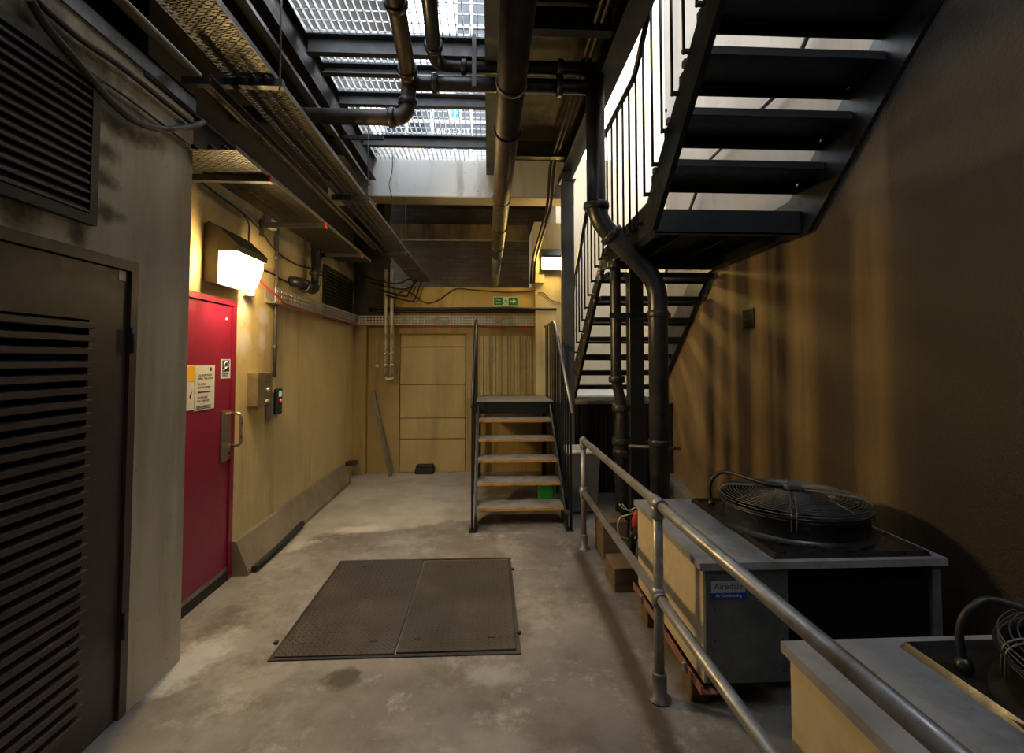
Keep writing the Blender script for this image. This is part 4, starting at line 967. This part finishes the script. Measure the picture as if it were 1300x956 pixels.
# ================================================================== HATCH PLATES
def hatch(x0, x1, y0, y1, label):
    t = thing('hatch_plate', label, 'hatch', ((x0 + x1) / 2, (y0 + y1) / 2, 0), 'chequer plate hatch covers in the floor')
    pl = mb().bbox(x0, x1, y0, y1, .0005, .012, .002); pl.build('plate', M['plate'], t)
    g = mb(); p = .034; i = 0; y = y0 + .02
    while y < y1 - .012:
        x = x0 + .02 + (p / 2 if i % 2 else 0); j = 0
        while x < x1 - .012:
            a = PI / 4 if (i % 2) else -PI / 4; L, w = .0145, .0045; cx, sy = math.cos(a), math.sin(a)
            v = [(-L, 0), (0, -w), (L, 0), (0, w)]; base = [(x + px_ * cx - py_ * sy, y + px_ * sy + py_ * cx, .0118) for px_, py_ in v]
            g.add(base + [(x - L * .5 * cx, y - L * .5 * sy, .0148), (x + L * .5 * cx, y + L * .5 * sy, .0148)], [(0, 1, 5, 4), (1, 2, 5), (2, 3, 4, 5), (3, 0, 4)]); x += p
        y += p * .5; i += 1
    g.build('raised_pattern', M['plate'], t)
    for (hx, hy) in ((x0 + .10, y0 + .12), (x1 - .14, y0 + .12), (x0 + .2, y1 - .12)): mb().bbox(hx - .022, hx + .022, hy - .008, hy + .008, .0121, .0155, .001).build('lifting_slot', M['rubber'], t)
hatch(-1.165, -.518, 2.79, 4.06, 'left half of the rusty chequer plate floor hatch')
hatch(-.508, .158, 2.80, 4.03, 'right half of the chequer plate floor hatch, cleaner and greyer')
struct('trim_10', mb().box(-1.19, -1.168, 2.765, 4.085, 0, .006).box(.161, .183, 2.765, 4.085, 0, .006).box(-1.168, .161, 2.765, 2.786, 0, .006).box(-1.168, .161, 4.065, 4.085, 0, .006), M['dark_steel'])
for px, py, lab in ((1123, 157, 'black hinge stub at the far right edge of the hatch'), (1150, 450, 'black hinge stub at the near right edge of the hatch'), (38, 495, 'black hinge stub at the near left edge of the hatch')):
    p = at(340 + px / 3.61, 680 + py / 3.61, Z=0)
    single('hatch_lug', mb().bbox(p.x - .012, p.x + .012, p.y - .012, p.y + .012, 0, .014, .003), M['rubber'], lab, 'lug', 'lugs around the floor hatch')

# ================================================================== CONDENSING UNITS
UX0, UX1, UD, UH = .968, 2.155, 1.02, .70
def unit(y0, label):
    t = thing('cooling_unit', label, 'air conditioner', ((UX0 + UX1) / 2, y0 + UD / 2, 0), 'cooling units behind the railing')
    zb = .155; zt = UH - .022; y1 = y0 + UD
    x0 = UX0 + .02; x1 = UX1 - .02
    # body panels
    mb().box(x0, x0 + .012, y0 + .02, y1 - .02, zb, zt).build('side_panel', M['lead'], t)
    mb().box(x1 - .012, x1, y0 + .02, y1 - .02, zb, zt).build('side_panel', M['unit_grey'], t)
    px_ = x0 + .40
    fp = mb().box(x0 + .012, px_, y0 + .012, y0 + .024, zb, zt); fpo = fp.build('front_panel', M['unit_grey'], t)
    g = mb()
    for xx in (x0 + .05, px_ - .03):
        for i in range(4): g.lathe((xx, y0 + .012, zb + .05 + i * .14), (0, -1, 0), [(.006, 0), (.006, .003), (0, .004)], 8)
    g.build('screw', M['dark_steel'], fpo)
    mb().box(x0 + .012, x1 - .012, y1 - .024, y1 - .012, zb, zt).build('rear_panel', M['unit_grey'], t)
    g = mb().box(x1 - .05, x1 - .012, y0 + .012, y0 + .03, zb, zt).box(px_, x1 - .05, y0 + .012, y0 + .03, zb, zb + .03); g.build('corner_post', M['unit_grey'], t)
    g = mb(); n = 60
    for i in range(n):
        xx = px_ + .008 + (x1 - .05 - px_ - .016) * i / (n - 1); g.box(xx - .001, xx + .001, y0 + .045, y0 + .075, zb + .03, zt)
    g.box(px_ + .002, x1 - .05, y0 + .08, y0 + .085, zb + .03, zt); g.build('coil_fins', M['dark_void'], t)
    # lid with turned down edge
    g = mb().box(UX0, UX1, y0, y1, zt, zt + .006).box(UX0, UX1, y0, y0 + .004, zt - .012, zt).box(UX0, UX0 + .004, y0, y1, zt - .012, zt).box(UX1 - .004, UX1, y0, y1, zt - .012, zt).box(UX0, UX1, y1 - .004, y1, zt - .012, zt)
    g.box(UX0, UX1, y0, y1, zt + .006, UH) ; g.build('lid', M['lid'], t)
    # fan plate, square with chamfered raised rim
    a0, a1, b0, b1 = UX0 + .365, UX1 - .05, y0 + .03, y1 - .05
    g = mb(); h_ = .022
    def quad(o, z): return [(a0 + o, b0 + o, z), (a1 - o, b0 + o, z), (a1 - o, b1 - o, z), (a0 + o, b1 - o, z)]
    vs = quad(0, UH) + quad(.012, UH + h_) + quad(.045, UH + h_ * .35)
    fs = []
    for k in range(2):
        for i in range(4): fs.append((k * 4 + i, k * 4 + (i + 1) % 4, k * 4 + 4 + (i + 1) % 4, k * 4 + 4 + i))
    fs.append((8, 9, 10, 11)); g.add(vs, fs); g.build('fan_plate', M['fan_black'], t)
    cx, cy = (a0 + a1) / 2, (b0 + b1) / 2 - .0; R = .372; zr = UH + .012
    # venturi ring
    g = mb().lathe((cx, cy, zr), (0, 0, 1), [(R + .03, 0), (R - .01, .02), (R - .015, .11), (R + .012, .13), (R + .016, .125), (R - .008, .105), (R - .003, .02)], 56); g.build('fan_ring', M['fan_black'], t)
    # guard
    g = mb(); nr = 19
    for i in range(nr):
        q = i / (nr - 1); r_ = .075 + (R - .06) * q; z = zr + .185 - .018 * q * q * 2
        if r_ < R - .005: g.ring((cx, cy, z), (0, 0, 1), r_, .0021, 56, 5)
    for z in (.165, .15, .135, .12): g.ring((cx, cy, zr + z - .01), (0, 0, 1), R + .004, .0022, 56, 5)
    for i in range(4):
        a = PI / 4 * 1 + i * PI / 2 + .25; d = Vector((math.cos(a), math.sin(a), 0)); s = Vector((-d.y, d.x, 0)) * .012; c = Vector((cx, cy, 0))
        for w in (-1, 1):
            pts = [c + d * .05 + s * w + Vector((0, 0, zr + .192)), c + d * (R - .05) + s * w + Vector((0, 0, zr + .178)), c + d * (R + .008) + s * w + Vector((0, 0, zr + .15)), c + d * (R + .012) + s * w + Vector((0, 0, zr + .06))]
            g.tube(bend(pts, .03, 3), .0032, 6)
    for i in range(4):
        a = i * PI / 2 + .25; d = Vector((math.cos(a), math.sin(a), 0)); c = Vector((cx, cy, 0)); g.tube([c + d * .24 + Vector((0, 0, zr + .19)), c + d * (R + .006) + Vector((0, 0, zr + .158))], .003, 6)
    go = g.build('fan_guard', M['guard'], t)
    # motor and hub
    g = mb().lathe((cx, cy, zr + .03), (0, 0, 1), [(0, 0), (.085, 0), (.085, .135), (.07, .15), (0, .15)], 28); g.build('motor', M['fan_black'], t)
    g = mb().bbox(cx - .045, cx + .045, cy - .035, cy + .035, zr + .185, zr + .215, .006); g.build('terminal_box', M['guard'], t)
    # blades: five swept, twisted sheets with thickness
    for b in range(5):
        g = mb(); vs = []; nn = 6
        for i in range(nn + 1):
            q = i / nn; r_ = .085 + (R - .10) * q; a0_ = b * 2 * PI / 5 + .35 * q; wd = .42 - .12 * q; tw = .055 - .02 * q
            for (da, dz_) in ((-wd, -tw), (0, .008), (wd, tw)):
                for th in (0, -.003): vs.append((cx + r_ * math.cos(a0_ + da), cy + r_ * math.sin(a0_ + da), zr + .08 + dz_ + th))
        fs = []
        for i in range(nn):
            o = i * 6; p = o + 6
            fs += [(o, o + 2, p + 2, p), (o + 2, o + 4, p + 4, p + 2), (o + 1, p + 1, p + 3, o + 3), (o + 3, p + 3, p + 5, o + 5), (o, p, p + 1, o + 1), (o + 4, o + 5, p + 5, p + 4)]
        fs += [(0, 1, 3, 2), (2, 3, 5, 4), (nn * 6, nn * 6 + 2, nn * 6 + 3, nn * 6 + 1), (nn * 6 + 2, nn * 6 + 4, nn * 6 + 5, nn * 6 + 3)]
        g.add(vs, fs, True); g.build('fan_blade', M['fan_black'], t)
    # cable arch
    c0 = Vector((UX0 + .435, y1 - .20, UH + .03))
    pts = [c0, c0 + Vector((-.01, .0, .10)), c0 + Vector((.02, -.01, .17)), c0 + Vector((.09, -.04, .20)), Vector((cx - .12, cy + .05, zr + .205)), Vector((cx - .03, cy, zr + .20))]
    mb().tube(smooth_path(pts, 8), .011, 10).build('power_cable', M['cable'], t)
    mb().lathe(c0 - Vector((0, 0, .012)), (0, 0, 1), [(0, 0), (.024, 0), (.024, .015), (.014, .035), (0, .035)], 12).build('cable_gland', M['fan_black'], t)
    # base channels
    for xx in (UX0 - .005, UX1 - .09): mb().box(xx, xx + .085, y0 + .0, y1 + .02, .115, .121).box(xx, xx + .006, y0, y1 + .02, .121, .155).box(xx + .079, xx + .085, y0, y1 + .02, .121, .155).build('base_channel', M['pink_steel'], t)
    for yy in (y0 + .12, y1 - .25):
        for xx in (UX0 + .0, UX1 - .09): mb().bbox(xx, xx + .1, yy, yy + .12, 0, .115, .006).build('timber_bearer', M['pallet'], t)
    for yy in (y0 + .15, y1 - .2): mb().box(UX0 - .02, UX0 - .005, yy, yy + .035, .12, .15).lathe((UX0 - .012, yy + .017, .15), (0, 0, 1), [(.012, 0), (.012, .012), (0, .013)], 6).build('fixing_clip', M['galv'], t)
    return t
M['fan_black'] = pm('fan_black_paint', (.009, .009, .010), (.017, .017, .019), 5, .33, .1, 60, .08, .002)
M['guard'] = pm('guard_wire', (.11, .11, .12), (.17, .17, .18), 9, .4, .4, 60, .05, .001)
u1 = unit(2.225, 'farther cream and grey cooling unit with a round black fan on top')
u2 = dup(u1, u1.location - Vector((0, 1.62 - .985 + 1.0, 0)), 'nearest cooling unit, cut off by the lower right corner of the view')
# maker's label on the farther unit
t = thing('maker_label', 'small white and dark blue maker label on the grey front of the farther cooling unit', 'label', (UX0 + .12, 2.236, .6))
a = at(893, 725, Y=2.235); b_ = at(937, 755, Y=2.235)
lx = UX0 + .055
mb().box(lx, lx + .16, 2.2345, 2.2365, .535, .615).build('plate', pm('label_grey', (.30, .31, .33), (.36, .37, .39), 5, .5), t)
mb().box(lx - .005, lx + .165, 2.2335, 2.2344, .535, .562).build('blue_band', M['blue'], t)
text_mesh('Airedale', .040, M['ink'], 'lettering', t, (lx + .08, 2.2338, .590), (1, 0, 0), (0, 0, 1), .0004)
text_mesh('Air Conditioning', .018, M['paper'], 'lettering', t, (lx + .08, 2.2330, .549), (1, 0, 0), (0, 0, 1), .0003)
# timber blocks, wires, red hose near the back of the unit
def block(x0, x1, y0, y1, z0, z1, label):
    return single('timber_block', mb().bbox(x0, x1, y0, y1, z0, z1, .006), M['pallet'], label, 'block', 'loose timber blocks by the units')
block(.885, 1.04, 3.45, 3.72, 0, .165, 'timber block on the floor at the back corner of the farther cooling unit')
block(.94, 1.15, 4.02, 4.30, 0, .30, 'taller timber block standing behind the wires by the black pipe')
single('grey_duct', mb().tube(smooth_path([(1.10, 3.42, .10), (1.13, 3.50, .12), (1.14, 3.58, .12)], 6), .075, 14), M['unit_grey'], 'short grey flexible duct lying behind the farther unit', 'duct')
cable('loose_wire', 'yellow green wire looped behind the farther unit', [tuple(at(x, y, Y=3.6)) for x, y in ((786, 640), (792, 646), (804, 650), (797, 654), (788, 657), (784, 668), (787, 680), (797, 684), (802, 690))], .006, M['wire_yellow'], 'wire')
cable('loose_wire', 'pale wire looped near the red valve', [tuple(at(x, y, Y=3.5)) for x, y in ((790, 640), (798, 648), (808, 645), (812, 660), (810, 672), (806, 684))], .004, M['white_paint'], 'wire')
p = at(808, 659, Y=3.45)
single('red_valve', mb().lathe((p.x, 3.45, p.z - .06), (0, 0, 1), [(0, 0), (.03, 0), (.034, .05), (.02, .10), (.012, .12), (0, .12)], 12), flat('red_plastic', (.4, .03, .015), .4), 'small red capped valve behind the farther cooling unit', 'valve')
single('coolant_pipe', mb().tube(smooth_path([(1.05, 3.7, 0.0), (1.06, 3.55, .35), (1.10, 3.4, .45), (1.12, 3.24, .42)], 6), .028, 10), M['rubber'], 'thick black insulated pipe entering the back of the farther unit', 'pipe')

# ================================================================== STREET LEVEL ABOVE
YF = 8.6
m = mb(); m.box(-.62, .3, YF, YF + .3, 4.3, 9.5).box(-1.9, -.62, YF, YF + .3, 4.3, 6.35)
struct('wall_street', m, pm('street_wall_paint', (.22, .24, .27), (.30, .32, .36), 2, .6))
w = bpy.data.objects.new('window_1', None); C.objects.link(w); w['kind'] = 'structure'; w['_o'] = [0, YF, 4.3]; w.location = (0, YF, 4.3)
fx = at(598, 160, Y=YF).x
m = mb()
for x in (-.60, fx, .16): m.box(x - .03, x + .03, YF - .06, YF - .005, 4.3, 9.4)
for x in (-1.85, -1.45, -1.0): m.box(x - .03, x + .03, YF - .06, YF - .005, 4.3, 6.3)
for z in (4.35, 4.75, at(570, 156, Y=YF).z, 6.28): m.box(-1.88, -.63, YF - .055, YF - .006, z - .03, z + .03)
for z in (4.35, at(570, 156, Y=YF).z, 6.75, 7.6, 8.5): m.box(-.63, .2, YF - .055, YF - .006, z - .03, z + .03)
m.build('window_frame', M['white_paint'], w)
mb().box(-.62, .19, YF - .03, YF - .008, 4.32, 9.3).box(-1.88, -.62, YF - .03, YF - .008, 4.32, 6.3).build('pane', M['glass'], w)
struct('ceiling_street', mb().box(-4, -1.30, 4.2, 8.5, 6.2, 6.4).box(-4, -1.45, 3.6, 4.2, 6.2, 6.4), M['deck'])
p = at(578, 144, Y=YF - .07)
t = thing('round_sign', 'blue round sign on a white square seen through the street grating', 'sign', (p.x, YF - .07, p.z - .11))
mb().box(p.x - .12, p.x + .12, YF - .075, YF - .062, p.z - .12, p.z + .12).build('board', M['white_paint'], t)
mb().lathe((p.x, YF - .076, p.z), (0, -1, 0), [(0, .003), (.09, .003), (.09, 0)], 28).build('blue_disc', M['cyan'], t)
mb().box(p.x - .008, p.x + .008, YF - .082, YF - .079, p.z - .07, p.z + .07).box(p.x - .07, p.x - .009, YF - .082, YF - .079, p.z - .008, p.z + .008).box(p.x + .009, p.x + .07, YF - .082, YF - .079, p.z - .008, p.z + .008).build('cross_symbol', M['white_paint'], t)
p = at(576, 166, Y=YF - .07)
t = thing('street_sign', 'white lettered NO EXIT sign on the glazing above the grating', 'sign', (p.x, YF - .07, p.z - .1))
mb().box(p.x - .30, p.x + .30, YF - .072, YF - .061, p.z - .11, p.z + .13).build('board', pm('sign_grey', (.05, .05, .06), (.08, .08, .09), 3, .5), t)
text_mesh('NO EXIT', .15, M['paper'], 'lettering', t, (p.x, YF - .074, p.z - .02), (1, 0, 0), (0, 0, 1), .001)
for x0, x1, lab in ((484, 509, 'orange street hoarding board above the beam, left of two'), (520, 538, 'orange street hoarding board above the beam, right of two')):
    a = at(x0, 196, Y=7.4); b_ = at(x1, 186, Y=7.4)
    single('street_board', mb().bbox(a.x, b_.x, 7.4, 7.44, 4.3, b_.z + .1, .005), M['orange'], lab, 'board', 'orange boards at street level')

# ================================================================== LIGHT
wd = bpy.data.worlds.new('World'); bpy.context.scene.world = wd; wd.use_nodes = True
nt = wd.node_tree; bg = nt.nodes['Background']; bg.inputs['Color'].default_value = (.86, .93, 1, 1); bg.inputs['Strength'].default_value = 4.4
vs = bpy.context.scene.view_settings
vs.view_transform = 'Standard'; vs.look = 'None'; vs.gamma = 1; vs.use_curve_mapping = False; vs.exposure = 0.55
for o in bpy.data.objects:
    if '_o' in o: del o['_o']
